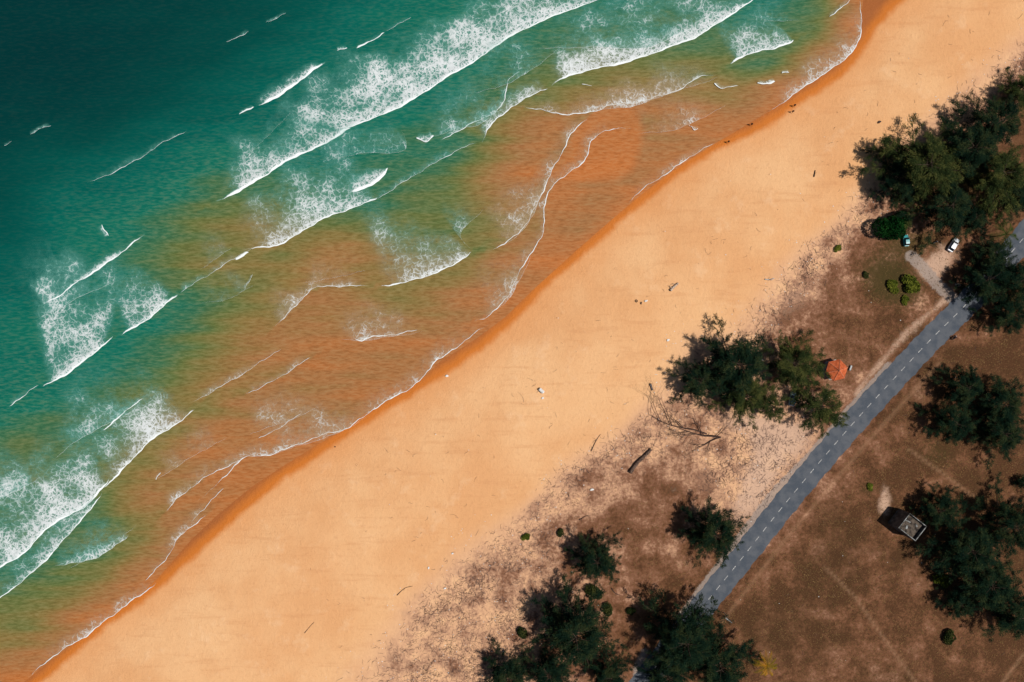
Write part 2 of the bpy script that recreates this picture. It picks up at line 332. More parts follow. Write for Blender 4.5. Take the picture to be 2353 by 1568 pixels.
def f_pale(px,py):
    a=1.1*gauss(px,py,2155,600,45,28,-.6)+.7*gauss(px,py,2120,625,50,18,.7)+1.0*gauss(px,py,1790,1010,85,60)+1.1*gauss(px,py,1730,1120,40,95,.5)+.6*gauss(px,py,1700,960,60,40)+.9*gauss(px,py,2025,1150,16,35)+.35*gauss(px,py,1600,1100,70,50)+.4*gauss(px,py,1830,680,70,40,-.5)
    a+=.7*np.exp(-(pdist([(2165,690),(2080,760),(1985,870),(1960,905)],px,py)/1.4)**2)
    return a
def f_trail(px,py):
    a=.9*np.exp(-(pdist([(1890,1300),(1960,1370),(2030,1470),(2110,1580)],px,py)/.7)**2)+.9*np.exp(-(pdist([(2080,1030),(2150,1080),(2230,1140)],px,py)/.7)**2)
    a+=.9*np.exp(-(pdist([(2290,1568),(2340,1500),(2400,1450)],px,py)/.7)**2)
    a+=.7*np.exp(-(pdist([(1655,1425),(1800,1235),(1990,1010),(2150,835)],px,py)/.9)**2)
    return a
def f_grey(px,py):
    a=np.exp(-(pdist([(1560,1415),(1600,1360),(1700,1225),(1780,1120),(1860,1040),(1950,935),(2035,840)],px,py)/1.3)**2)
    a+=1.1*np.exp(-(pdist([(2085,590),(2115,618),(2140,650),(2185,690),(2215,715)],px,py)/1.8)**2)
    a+=.8*np.exp(-(pdist([(1480,1490),(1460,1530),(1465,1568)],px,py)/1.5)**2)
    return a
def f_green(px,py):
    return 1.1*gauss(px,py,2040,650,90,60,.5)+.5*gauss(px,py,1990,1120,30,20)+.7*gauss(px,py,2080,560,70,35)+.35*gauss(px,py,1850,1290,60,200,.75)+.4*gauss(px,py,2120,760,60,30,-.8)+.6*gauss(px,py,2150,1040,60,60)+.7*gauss(px,py,2200,420,130,130)
grid_mesh('beach',gx,gy,lambda x,y,px,py: zground(px,py),{'dwet':lambda a,b:np.clip(sdist(dry_edge,a,b),-50,50),'veg':lambda a,b:np.clip(vegf(a,b),-.1,1.1)*(sdist(dry_edge,a,b)>8),'pale':f_pale,'trail':f_trail,'grey':f_grey,'green':f_green},m_ground)

# ------------------------------------------------------------ foam strips
zoff=[0.05]
def sm(x): x=np.clip(x,0,1); return x*x*(3-2*x)
def strip_geo(pairs,dens,fw,nt=24,hump=0.25,jit=0.5,power=1.5,sub=14,ext=1.4,nose=.3,fs=1.0,e=2.8):
    A=catmull([(a,b) for a,b,_,_ in pairs],sub); B=catmull([(c,d) for _,_,c,d in pairs],sub)
    n=len(A); s=np.linspace(0,1,n); rs=rng.uniform(0,100)
    B=A+(B-A)*ext
    L=np.concatenate([[0],np.cumsum(np.linalg.norm(np.diff(A,axis=0),axis=1))])*S
    j=np.sin(L*.55+rs)*.5+np.sin(L*.23+rs*2)*.8+np.sin(L*1.3+rs*3)*.35+np.sin(L*2.6+rs*4)*.18
    D=B-A; Lp=np.linalg.norm(D,axis=1); U=D/(Lp[:,None]+1e-6)
    A=A+U*(j*jit/S*0.5)[:,None]
    jb=(np.sin(L*.21+rs*5)+np.sin(L*.5+rs))*.5
    B=B+U*(jb*Lp*0.14)[:,None]
    tt=np.linspace(0,1,nt)**1.7
    PX=A[:,None,0]+(B-A)[:,None,0]*tt[None]; PY=A[:,None,1]+(B-A)[:,None,1]*tt[None]
    tm=Lp[:,None]*tt[None]*S
    em=np.minimum(s,1-s); end=sm(em*e)[:,None]; endf=np.clip(em*8,0,1)[:,None]
    dn=dens*(1-tt[None]**power)*(0.66+nose*np.exp(-tm/2.2)+.12*np.exp(-tm/8))*end
    fmod=np.clip(.75+.3*np.sin(L*.37+rs*4)+.25*np.sin(L*.9+rs*6),.35,1.2)[:,None]
    fr=fs*np.exp(-(tm/(fw*fmod))**2)*endf**0.5
    x=(PX-CX)*S; y=(CY-PY)*S; d=sdist(water_edge,PX,PY)
    z=np.maximum(zground(PX,PY),0)+swell(x,y,d)+zoff[0]+hump*np.exp(-((tm-1.0)/0.9)**2)*endf*np.clip(tm/0.5,0,1)
    zoff[0]+=0.005
    wm=np.clip((tps_eval(FS,PX,PY)-.6)/.2,0,1)
    return x,y,z,dn*np.ones_like(x),fr,wm
def strip_mesh(name,geos):
    V=[];F=[];DN=[];FR=[];WM=[];base=0
    for x,y,z,dn,fr,wm in geos:
        n,m=x.shape; V.append(np.stack([x,y,z],-1).reshape(-1,3)); DN.append(dn.ravel()); FR.append(fr.ravel()); WM.append(wm.ravel())
        i=np.arange(n*m).reshape(n,m)+base; F.append(np.stack([i[:-1,:-1],i[:-1,1:],i[1:,1:],i[1:,:-1]],-1).reshape(-1,4)); base+=n*m
    V=np.vstack(V);F=np.vstack(F)
    o=mesh_obj(name,V.tolist(),F.tolist(),m_foam,None,True); me=o.data
    for nme,dat in (('dens',DN),('front',FR),('warm',WM)):
        a=me.attributes.new(nme,'FLOAT','POINT'); a.data.foreach_set('value',np.concatenate(dat).astype(np.float32))
    return o
def wave(label,specs):
    o=strip_mesh('breaking_wave',[strip_geo(*s[:3],**(s[3] if len(s)>3 else {})) for s in specs])
    return setp(o,label,'wave','waves breaking along the beach')
def line_pairs(pl,w):
    out=[]
    for i,(x,y) in enumerate(pl):
        a=pl[max(0,i-1)];b=pl[min(len(pl)-1,i+1)]; dx,dy=b[0]-a[0],b[1]-a[1]; L=math.hypot(dx,dy)
        nx,ny=dy/L,-dx/L
        if nx*(-1)+ny*(-1)<0: nx,ny=-nx,-ny
        out.append((x,y,x+nx*w,y+ny*w))
    return out
wave('longest white breaker with wide lacy foam, near the top centre',[
 ([(1460,-45,1230,-90),(1375,0,1200,-30),(1290,30,1120,-15),(1220,62,1045,20),(1150,100,1000,55),(1095,138,930,80),(1040,172,880,105),(985,208,800,125),(930,240,735,160),(870,268,690,205),(815,290,655,245),(790,300,650,280),(760,320,650,310)],1.1,.8,dict(power=3.2,ext=1.14,e=7))])
wave('narrow bright breaker continuing below left of the longest breaker',[
 ([(812,292,730,240),(790,303,700,265),(740,335,650,275),(690,358,635,310),(640,385,555,330),(590,415,535,360),(550,440,510,405),(490,470,475,445)],.88,1.1,dict(power=1.5,nose=.5,e=4))])
wave('broad breaker with long curved front at the top, right of the longest one',[
 ([(1770,-40,1600,-60),(1730,0,1560,-20),(1690,30,1565,15),(1650,55,1570,40),(1600,85,1540,50),(1550,105,1490,75),(1500,125,1440,90),(1440,145,1390,95),(1380,155,1330,95),(1330,168,1285,115),(1290,185,1268,140),(1262,203,1255,180)],1.02,.75,dict(power=2.6,e=6)),
 ([(1600,60,1560,-30),(1560,80,1530,-30),(1480,110,1470,-30),(1400,110,1400,-20),(1340,110,1340,-5),(1270,110,1275,20),(1220,110,1225,50)],.68,.01,dict(power=3,hump=0,nose=0))])
wave('short breaker with pale lace behind it in the top right water',[
 ([(1825,90,1790,50),(1815,98,1770,40),(1780,112,1730,15),(1745,117,1690,30),(1705,135,1655,55),(1676,153,1640,95)],.8,.6,dict(e=4)),
 ([(1840,45,1815,-10),(1780,50,1750,-15),(1720,35,1710,-15)],.6,.01,dict(hump=0,nose=0))])
wave('foamy swash line bordering the wet sand at the top right',[
 ([(1978,-15,1955,-15),(1979,50,1945,45),(1974,92,1920,85),(1942,135,1895,112),(1900,168,1865,138),(1860,194,1830,168),(1820,220,1795,198),(1755,264,1735,245)],.68,.3,dict(hump=0.02,power=2,e=5))])
wave('solitary solid white crest left of the longest breaker',[
 ([(755,143,745,138),(710,172,695,155),(680,195,655,178),(640,222,615,208),(588,248,574,240)],1.0,1.2,dict(nt=12,e=6))])
wave('tiny white crest far out above the solitary solid crest',[
 ([(888,73,880,68),(855,95,848,90),(815,112,808,106)],.5,.45,dict(nt=8))])
wave('breaker with a bright curled tip and pale foam, left of centre',[
 ([(892,384,850,382),(886,396,840,390),(872,415,822,395),(840,436,800,400),(800,444,770,420)],1.0,1.5,dict(e=5)),
 ([(870,450,830,360),(850,462,805,355),(790,486,735,345),(740,508,650,350),(700,528,640,395),(650,558,620,455),(610,568,565,485),(550,578,525,540)],.84,.45,dict(power=3,jit=.6,e=4))])
wave('curved lacy breaker right of centre-left, nearest the brown shallows',[
 ([(1085,575,1050,540),(1072,588,1030,540),(1040,612,985,535),(1000,630,935,515),(960,641,885,480),(915,652,830,470),(865,658,800,520)],.78,.4,dict(power=2.2,e=4))])
wave('long thin white crest crossing the foam at the far left',[
 ([(344,535,334,533),(300,566,288,556),(270,590,256,578),(235,612,222,600),(200,637,188,627),(170,656,156,646),(140,681,124,672),(88,707,80,698)],.8,.6,dict(nt=10))])
wave('wide lacy breaker at the far left below the thin crest',[
 ([(262,775,300,640),(238,797,265,635),(200,825,200,620),(160,856,120,635),(125,875,85,690),(98,892,80,800)],.94,.85,dict(power=3,e=3.6)),
 ([(290,640,220,560),(190,680,115,570),(130,710,45,590),(80,740,10,640)],.78,.01,dict(hump=0,nose=0))])
wave('compact triangular breaker right of the wide lacy one',[
 ([(412,673,390,645),(380,700,340,638),(340,735,292,640),(310,756,275,680),(276,772,262,735)],.98,.5,dict(power=2.6,e=3.5))])
wave('breaker with double foam front in the lower left water',[
 ([(452,933,410,900),(420,965,355,875),(380,992,305,885),(340,1022,260,925),(300,1060,230,965),(270,1092,215,1015),(230,1128,190,1080)],.88,.5,dict(power=2.6,e=4)),
 ([(335,912,322,906),(285,950,272,940),(232,992,220,984)],.5,.4,dict(nt=8)),
 ([(350,920,350,850),(260,970,230,840),(180,1010,160,880),(120,1060,100,980)],.7,.01,dict(hump=0,nose=0))])
wave('large foaming breaker at the left edge, lowest in the photo',[
 ([(255,1095,215,990),(238,1120,200,1005),(200,1160,148,1020),(160,1186,115,1055),(110,1216,70,1085),(60,1266,-5,1105),(0,1306,-65,1130),(-70,1352,-130,1190)],1.0,.7,dict(power=2.6,e=4)),
 ([(240,1122,225,1115),(205,1178,172,1160),(150,1237,100,1215),(100,1292,50,1260),(40,1347,-5,1305),(-60,1420,-95,1380)],.74,.35,dict(power=2,e=4))])
thin=[]
def T(pl,w=10,d=.5,fw=.35,fs=1.0,**k): thin.append(strip_geo(line_pairs(pl,w),d,fw*1.15,nt=14,hump=0.02,jit=.7,fs=fs,e=6,**k))
def Z(pairs,d=.4,fw=.01,**k): thin.append(strip_geo(pairs,d,fw,hump=0,nose=0,**k))
T([(1262,203),(1235,215),(1200,235),(1170,250),(1130,285),(1103,332)],34,.62,.3)
T([(1165,175),(1160,225),(1130,262),(1060,300),(1005,328)],28,.52,.22)
Z([(1170,225,1145,180),(1110,280,1070,190),(1045,300,1015,220),(970,325,960,280)],.8)
T([(1185,245),(1240,255),(1300,262),(1360,258),(1400,245),(1450,240),(1500,225),(1560,205),(1610,180),(1655,172)],38,.6,.26)
Z([(1670,172,1620,120),(1600,195,1540,140),(1540,215,1490,155),(1470,242,1430,185),(1400,250,1370,200),(1310,258,1290,210)],.78)
T([(1360,258),(1322,300),(1300,340),(1275,380),(1250,430),(1230,480),(1200,530),(1160,560),(1112,577)],30,.54,.26)
Z([(1272,380,1225,390),(1240,455,1170,435),(1205,525,1120,465),(1150,572,1085,520)],.82)
T([(1470,300),(1400,300),(1360,325),(1340,370),(1300,405),(1270,430),(1250,490),(1245,540),(1215,590),(1190,640),(1160,690),(1120,725),(1075,740)],24,.5,.24)
Z([(1232,560,1190,560),(1190,650,1130,615),(1160,697,1090,660),(1105,735,1060,700)],.78)
T([(860,656),(780,660),(720,665),(690,690),(662,720),(635,748)],26,.48,.18)
Z([(710,670,650,640),(670,715,620,680),(630,755,605,725)],.62)
Z([(985,762,975,725),(900,772,895,705),(830,784,785,710),(770,780,760,750)],.7)
T([(975,760),(900,770),(848,775),(830,781),(815,779)],10,.5,.25)
T([(1140,742),(1090,768),(1050,800),(1000,828),(978,862),(930,903),(870,932),(820,968),(790,988),(750,1000),(690,1020),(620,1043),(560,1056),(510,1105),(430,1165)],32,.58,.26)
Z([(850,955,820,910),(780,992,735,920),(700,1022,645,945),(590,1055,550,985)],.66)
Z([(740,930,710,885),(660,970,615,900),(560,1000,535,940)],.68)
T([(700,950),(640,985),(590,1010)],18,.45,.14)
T([(560,1056),(490,1085),(430,1130),(380,1180)],28,.48,.16)
T([(365,1332),(330,1366),(290,1393),(240,1427),(190,1466),(130,1506),(60,1560)],26,.56,.26)
T([(480,1180),(420,1225),(380,1290),(330,1340)],26,.46,.16)
T([(520,1120),(470,1170),(440,1200)],18,.42,.14)
T([(1650,330),(1600,352),(1560,378),(1500,420),(1440,470)],16,.42,.16)
T([(435,298),(370,335),(300,375),(195,428)],12,.46,.12); T([(95,885),(60,905),(20,935)],9,.5,.18)
T([(585,245),(570,252),(550,265)],5,.6,.3); T([(575,70),(545,88),(520,100)],6,.42,.1); T([(660,30),(635,45),(610,56)],6,.42,.1); T([(950,43),(915,60),(885,72)],7,.44,.12); T([(120,285),(90,300),(70,312)],6,.4,.07); T([(30,325),(10,335)],5,.4,.07)
T([(1782,188),(1760,196),(1738,194)],9,.9,.6,1); T([(1812,165),(1795,171)],6,.8,.45,1); T([(1700,200),(1660,203),(1640,190)],6,.5,.25); T([(1360,202),(1335,196)],5,.5,.25)
T([(998,312),(980,324),(955,318)],14,.7,.7,1); T([(574,580),(558,594),(542,600)],8,1,.8,1); T([(1605,300),(1592,302),(1585,285)],10,.5,.2)
T([(800,112),(775,120)],10,.6,.3); T([(1960,-10),(1935,15),(1905,45)],8,.55,.3); T([(372,1085),(360,1104)],7,.7,.35)
T([(585,630),(575,650),(560,668)],6,.5,.12); T([(300,1225),(270,1250),(200,1290),(120,1300)],50,.62,.02)
Z([(320,1200,290,1160),(240,1265,205,1200),(150,1310,115,1250)],.62)
T([(720,820),(640,870),(560,905)],16,.44,.12); T([(250,545),(240,530),(235,515)],10,.5,.2);T([(1195,165),(1175,175),(1165,190)],6,.5,.2)
T([(650,800),(600,835),(520,880),(440,930)],14,.4,.1); T([(590,560),(520,610),(450,650),(412,672)],14,.42,.1); T([(850,460),(900,440),(960,400),(1040,350),(1100,330)],14,.42,.1)
Z([(920,290,870,240),(930,345,880,285),(830,355,790,295),(730,375,700,330)],.66)
Z([(590,650,575,610),(530,685,500,640),(460,700,445,660)],.6)
Z([(1300,100,1250,50),(1220,165,1180,85),(1160,195,1120,115),(1070,220,1050,160)],.72)
Z([(680,250,700,170),(620,310,650,230),(540,380,590,310)],.55)
Z([(530,1005,500,950),(440,1050,400,985),(350,1110,320,1050)],.55)
Z([(460,620,440,550),(540,570,530,510)],.5)
Z([(1680,240,1630,180),(1560,295,1500,235),(1460,310,1430,260)],.55)
Z([(100,1090,60,1020),(30,1135,0,1050),(-50,1160,-70,1080)],.8)
Z([(860,620,830,570),(760,640,730,590),(690,650,670,600)],.5)
Z([(1120,470,1090,430),(1060,540,1020,480),(1100,590,1060,560)],.5)
o=strip_mesh('foam_flecks',thin); setp(o,'thin white swash lines and loose foam flecks on the shallow water','foam',None,'stuff')

# ------------------------------------------------------------ road
t=NT('asphalt'); p=t.pos()
a1=t.noise(p,0.4,5,.6); a2=t.noise(p,6,3,.7)
c=t.mix(t.sstep(a1,.35,.65),lin(76,82,90),lin(94,97,102)); c=t.mix(t.math('MULTIPLY',t.sstep(a2,.5,.7),.3),c,lin(120,118,114))
m_road=t.end(t.bsdf(c,.9,.05,t.bump(a2,.2,.02)))
m_paint=simple('worn_road_paint',lin(205,202,196),lin(130,128,126),3.0)
rc=catmull([P(x,y,ZL) for x,y in road_cl],16)
d_=np.gradient(rc,axis=0); d_/=np.linalg.norm(d_,axis=1)[:,None]; nr=np.stack([-d_[:,1],d_[:,0]],1)
wob=[0.14*math.sin(i*.9)+0.12*math.sin(i*2.3) for i in range(len(rc))]
V=[];F=[]
for i in range(len(rc)):
    for k in (-1,1): V.append((rc[i,0]+nr[i,0]*k*(3.5+wob[i]),rc[i,1]+nr[i,1]*k*(3.5+wob[i]),ZL+0.02))
for i in range(len(rc)-1): F.append((2*i,2*i+1,2*i+3,2*i+2))
road=mesh_obj('road',V,F,m_road); road['kind']='structure'
seg=np.linalg.norm(np.diff(rc,axis=0),axis=1); cum=np.concatenate([[0],np.cumsum(seg)])
mk=MB(); s_=cum[0]+60
def at(s): return np.array([np.interp(s,cum,rc[:,0]),np.interp(s,cum,rc[:,1])])
tot=cum[-1]
while s_<tot-60:
    a=at(s_);b=at(s_+1.6)
    if abs(a[0])<200 and abs(a[1])<160:
        d=(b-a)/np.linalg.norm(b-a); n_=np.array([-d[1],d[0]])*.085; z=ZL+.026
        mk.add([(*(a-n_),z),(*(b-n_),z),(*(b+n_),z),(*(a+n_),z)],[(0,1,2,3)])
    s_+=3.55
mk.build('lane_marking',m_paint,road)

# ------------------------------------------------------------ foliage materials
def leaf_mat(name,dark,light,hi):
    t=NT(name); p=t.pos(); g_=t.n('ShaderNodeNewGeometry')
    r=g_.outputs['Random Per Island']; n1=t.noise(p,.35,3,.6)
    f=t.math('ADD',t.math('MULTIPLY',r,.5),t.math('MULTIPLY',t.sstep(n1,.35,.65),.5))
    return t.end(t.bsdf(t.ramp(f,[(0,dark),(.55,light),(1,hi)]),.9,.0))
m_leaf=leaf_mat('needle_foliage',lin(22,36,20),lin(50,58,30),lin(94,92,48))
m_leafd=leaf_mat('dark_needle_foliage',lin(10,26,22),lin(26,42,28),lin(62,66,38))
m_shrub=leaf_mat('shrub_foliage',lin(40,50,20),lin(84,92,30),lin(130,130,50))
m_bush=leaf_mat('bush_foliage',lin(8,34,16),lin(18,54,22),lin(40,76,30))
m_palm=leaf_mat('palm_foliage',lin(24,38,18),lin(48,60,26),lin(80,86,40))
m_palmo=leaf_mat('yellowed_palm_foliage',lin(60,64,20),lin(130,104,26),lin(200,130,40))
m_bark=simple('bark',lin(84,70,58),lin(50,40,34),1.5,.9,.05,bump=.4)
m_dry=simple('bleached_driftwood',lin(118,96,82),lin(64,50,44),3,.9,.05,bump=.4)
def casuarina(seed,H=12.0,R=10.0,nl=22,nsub=13,nb=34,lean=(0,0),bw=.15,hole=1.0):
    r=random.Random(seed); V=[];F=[]; tb=MB()
    def tp(z): return (lean[0]*z/H,lean[1]*z/H,z)
    tb.tube([tp(z) if z else (0,0,-0.3) for z in (0,H*.25,H*.5,H*.75,H*.97)],[.38,.3,.22,.13,.05],7)
    for i in range(nl):
        u=(i+.5)/nl; az=i*2.399+r.uniform(-.5,.5); hb=H*(.25+.68*u)
        L=R*(1.05-.62*u**1.3)*r.uniform(.55,1.15)
        e=math.radians(8+48*u+r.uniform(-8,8)); dx,dy,dz=math.cos(az)*math.cos(e),math.sin(az)*math.cos(e),math.sin(e)*.6
        b=tp(hb); bend=r.uniform(-.25,.25)
        def lp(s):
            a=bend*s*s*L; return (b[0]+dx*L*s-dy*a*.6,b[1]+dy*L*s+dx*a*.6,b[2]+dz*L*s-.12*L*s*s)
        tb.tube([lp(s) for s in (0,.33,.66,1)],[.13,.09,.06,.03],4)
        for j in range(nsub):
            s=.2+.8*(j+r.random())/nsub
            if r.random()<.12*hole: continue
            o=lp(s); sa=az+r.choice((-1,1))*r.uniform(.1,1.15); l=R*.24*(1.3-.6*s)*r.uniform(.6,1.35)
            se=r.uniform(-.15,.55)
            d=(math.cos(sa)*math.cos(se),math.sin(sa)*math.cos(se),math.sin(se))
            for k in range(nb):
                q=r.random()**.8
                c=[o[m_]+d[m_]*l*q for m_ in range(3)]
                c[2]-=.25*l*q*q
                bl=r.uniform(.3,.85); th=r.gauss(0,.6)
                ca,sa2=math.cos(th),math.sin(th)
                bd=unit((d[0]*ca-d[1]*sa2,d[0]*sa2+d[1]*ca,r.uniform(-.55,.45)))
                w=unit((-bd[1],bd[0],r.uniform(-.6,.6))); ww=bw*r.uniform(.5,1.1)*.5
                c=[c[m_]+r.gauss(0,.22) for m_ in range(3)]
                n0=len(V)
                mid=[c[m_]+bd[m_]*bl*.45 for m_ in range(3)]
                V.append(tuple(c)); V.append(tuple(mid[m_]+w[m_]*ww for m_ in range(3))); V.append(tuple(c[m_]+bd[m_]*bl for m_ in range(3))); V.append(tuple(mid[m_]-w[m_]*ww for m_ in range(3)))
                F.append((n0,n0+1,n0+2,n0+3))
    return tb,V,F
def mk_mesh(name,V,F,mat):
    me=bpy.data.meshes.new(name); me.from_pydata(V,[],F); me.update(); me.materials.append(mat); return me
protos=[]
for k,(sd,H,nl,nsub,nb,mt,le,ho) in enumerate([(1,10,28,15,60,m_leaf,(0,0),1.3),(2,10,22,15,60,m_leafd,(1,.5),1.5),(3,10,19,14,56,m_leaf,(-.6,.8),2),(4,10,30,14,56,m_leafd,(.4,-.8),1.7),(5,12.5,40,12,52,m_leafd,(0,0),1.2)]):
    tb,V,F=casuarina(sd,H,10,nl,nsub,nb,le,bw=.13,hole=ho)
    protos.append((mk_mesh('crown',V,F,mt),mk_mesh('trunk',tb.v,tb.f,m_bark),H))
def tree(px,py,rp,var,label,group=None,rot=None,hs=.9,name='casuarina_tree'):
    cr,tr,H=protos[var]; sc=rp*S/10.0; hz=H*sc*hs
    x,y=P(px,py,ZL+hz*.6)
    o=empty(name,(x,y,ZL),random.uniform(0,6.28) if rot is None else rot,label,'tree',group)
    o.scale=(sc,sc,sc*hs)
    for me in (tr,cr):
        c=bpy.data.objects.new(me.name.split('.')[0],me); col.objects.link(c); c.parent=o
    return o
G1='trees of the upper right grove'
tree(2120,385,108,0,'wide feathery tree at the beach side of the upper right grove',G1,hs=.9)
tree(2065,420,74,1,'dark tree right above the round dark green bush',G1)
tree(2175,470,86,1,'dark tree just right of the round dark green bush',G1)
tree(2215,340,96,3,'dark tree in the middle of the upper right grove',G1)
tree(2290,280,86,1,'tree near the right edge at the top of the upper right grove',G1)
tree(2345,215,58,0,'topmost tree of the upper right grove, cut by the right edge',G1)
tree(2290,405,94,0,'olive tree above the small palm in the upper right grove',G1)
tree(2350,450,65,1,'tree at the right edge above the road end in the upper right grove',G1)
tree(2040,350,54,2,'small loose-crowned tree at the left tip of the upper right grove',G1)
tree(2235,505,46,3,'small dark tree above the parked white car',G1)
G2='trees overhanging the far end of the road'
tree(2258,648,74,1,'loose dark tree hanging over the upper end of the asphalt road',G2)
tree(2335,640,82,3,'dark tree at the right edge right above the far road end',G2)
tree(2325,725,62,1,'lowest tree of the group at the far road end, by the right edge',G2)
tree(2280,580,48,3,'small tree right below the parked white car',G2)
G3='trees of the middle grove beside the road'
tree(1685,835,98,3,'darkest wide tree at the beach side of the middle grove',G3)
tree(1820,838,80,0,'olive green tree in the middle grove left of the orange roofed hut',G3,hs=.9)
tree(1710,910,70,0,'green tree at the lower centre of the middle grove',G3)
tree(1885,940,78,2,'loose tree of the middle grove touching the road edge',G3,hs=.75)
tree(1610,870,64,1,'small dark tree at the far left of the middle grove',G3)
tree(1775,930,50,2,'thin crowned tree left of the car in the middle grove',G3,hs=.8)
tree(1640,1225,76,4,'single conifer touching the left side of the road above its lower end')
tree(1370,1285,66,4,'single young conifer standing on the scrub left of the road')
G4='trees at the bottom edge left of the road'
tree(1320,1450,104,4,'tallest spiky conifer at the bottom edge, left of the road',G4)
tree(1400,1550,58,4,'conifer at the bottom edge right below the tallest spiky conifer',G4)
tree(1165,1550,68,3,'leftmost dark tree at the bottom edge',G4)
tree(1262,1545,62,4,'conifer between the leftmost tree and the tallest one at the bottom edge',G4)
G5='trees at the lower end of the road'
tree(1570,1465,100,4,'dark conifer covering the lower end of the road',G5)
tree(1655,1520,96,3,'broad dark tree right below the lower end of the road',G5)
tree(1535,1550,64,4,'small conifer cut by the bottom edge left of the road end',G5)
G6='trees of the right edge grove opposite the road'
tree(2220,885,64,1,'small dark tree at the top left of the right edge grove',G6)
tree(2300,930,74,3,'tree at the top right of the right edge grove',G6)
tree(2195,975,66,1,'tree at the left of the right edge grove, closest to the road',G6)
tree(2300,1000,72,3,'lowest tree of the right edge grove above the block building',G6)
G7='trees of the lower right grove'
tree(2150,1175,60,1,'small dark tree right above the square block building',G7)
tree(2215,1255,94,3,'wide dark tree right beside the square block building',G7)
tree(2320,1215,88,1,'dark tree at the right edge level with the square block building',G7)
tree(2270,1340,92,3,'dark tree in the centre of the lower right grove',G7)
tree(2345,1410,90,1,'lowest dark tree at the right edge of the lower right grove',G7)
tree(2205,1390,50,1,'small tree at the lower left tip of the lower right grove',G7)
tree(2350,1110,22,3,'small isolated tree cut by the right edge between the two groves')

def bush_mesh(seed,mat,n=2600,leaf=.22):
    r=random.Random(seed);V=[];F=[]
    lob=[(r.uniform(-.5,.5),r.uniform(-.5,.5),r.uniform(.35,.6),r.uniform(.4,.62)) for _ in range(9)]
    for i in range(n):
        L=r.choice(lob); a=r.uniform(0,6.28); cz=r.uniform(-.3,1); sr=math.sqrt(max(0,1-cz*cz)); q=L[3]*r.uniform(.8,1.06)
        c=(L[0]+q*sr*math.cos(a),L[1]+q*sr*math.sin(a),max(.02,L[2]+q*cz*.8))
        d=unit((r.gauss(0,1),r.gauss(0,1),r.gauss(0,.6))); w=unit(cross(d,(r.gauss(0,1),r.gauss(0,1),r.gauss(0,1)))); l=leaf*r.uniform(.5,1.1)*.6
        n0=len(V); V+=[tuple(c[k]-d[k]*l for k in range(3)),tuple(c[k]+w[k]*l*.5 for k in range(3)),tuple(c[k]+d[k]*l for k in range(3)),tuple(c[k]-w[k]*l*.5 for k in range(3))]; F.append((n0,n0+1,n0+2,n0+3))
    return mk_mesh('foliage',V,F,mat)
stem=MB()
for k in range(6):
    a=k*1.05; stem.tube([(0,0,-.05),(.2*math.cos(a),.2*math.sin(a),.3),(.45*math.cos(a),.45*math.sin(a),.75)],[.04,.03,.015],5)
stem_me=mk_mesh('stem',stem.v,stem.f,m_bark)
bm=[bush_mesh(11,m_bush,9000,.11),bush_mesh(12,m_shrub,2200,.22),bush_mesh(13,m_leaf,1800,.25)]
def shrub(px,py,rp,v,label,hs=.8,group=None):
    sc=rp*S; x,y=P(px,py,ZL+sc*hs*.5); o=empty('shrub',(x,y,ZL),random.uniform(0,6),label,'shrub',group); o.scale=(sc,sc,sc*hs)
    for me in (bm[v],stem_me):
        c=bpy.data.objects.new(me.name.split('.')[0],me); col.objects.link(c); c.parent=o
shrub(2052,515,40,0,'large round dark green bush at the beach edge of the upper right grove',1.0)
GS='low shrubs between beach and road'
shrub(2097,650,22,1,'largest yellow green shrub on the bank beside the pale track',.7,GS)
shrub(2050,660,16,1,'yellow green shrub left of the largest one beside the pale track',.6,GS)
shrub(2078,690,11,1,'small yellow green shrub below the two shrubs beside the pale track',.6,GS)
shrub(1990,632,8,2,'tiny dark shrub on the left of the green bank',.7,GS)
shrub(1924,570,9,1,'tiny yellow green shrub alone at the sand edge below the round bush',.7,GS)
shrub(1207,1233,10,1,'tiny yellow green shrub alone on the sand left of the young conifer',.7,GS)
shrub(1364,1362,19,2,'small dark shrub right below the young conifer',.9,GS)
shrub(1396,1401,14,2,'small dark shrub beside the tallest spiky conifer, right of its top',.9,GS)
shrub(1201,1455,13,2,'small dark shrub on the sand above the leftmost bottom tree',.9,GS)
shrub(1450,1405,10,2,'tiny dark shrub on brown scrub left of the road end',.9,GS)
shrub(1288,1225,9,2,'tiny dark shrub just above the young conifer',.9,GS)
shrub(2168,1330,20,1,'pale green shrub at the left edge of the lower right grove',.8,GS)
shrub(1998,1120,9,1,'tiny green shrub on the brown field beside the pale patch',.5,GS)
shrub(2182,1465,16,2,'small dark shrub on the brown field at the lower right',.8,GS)

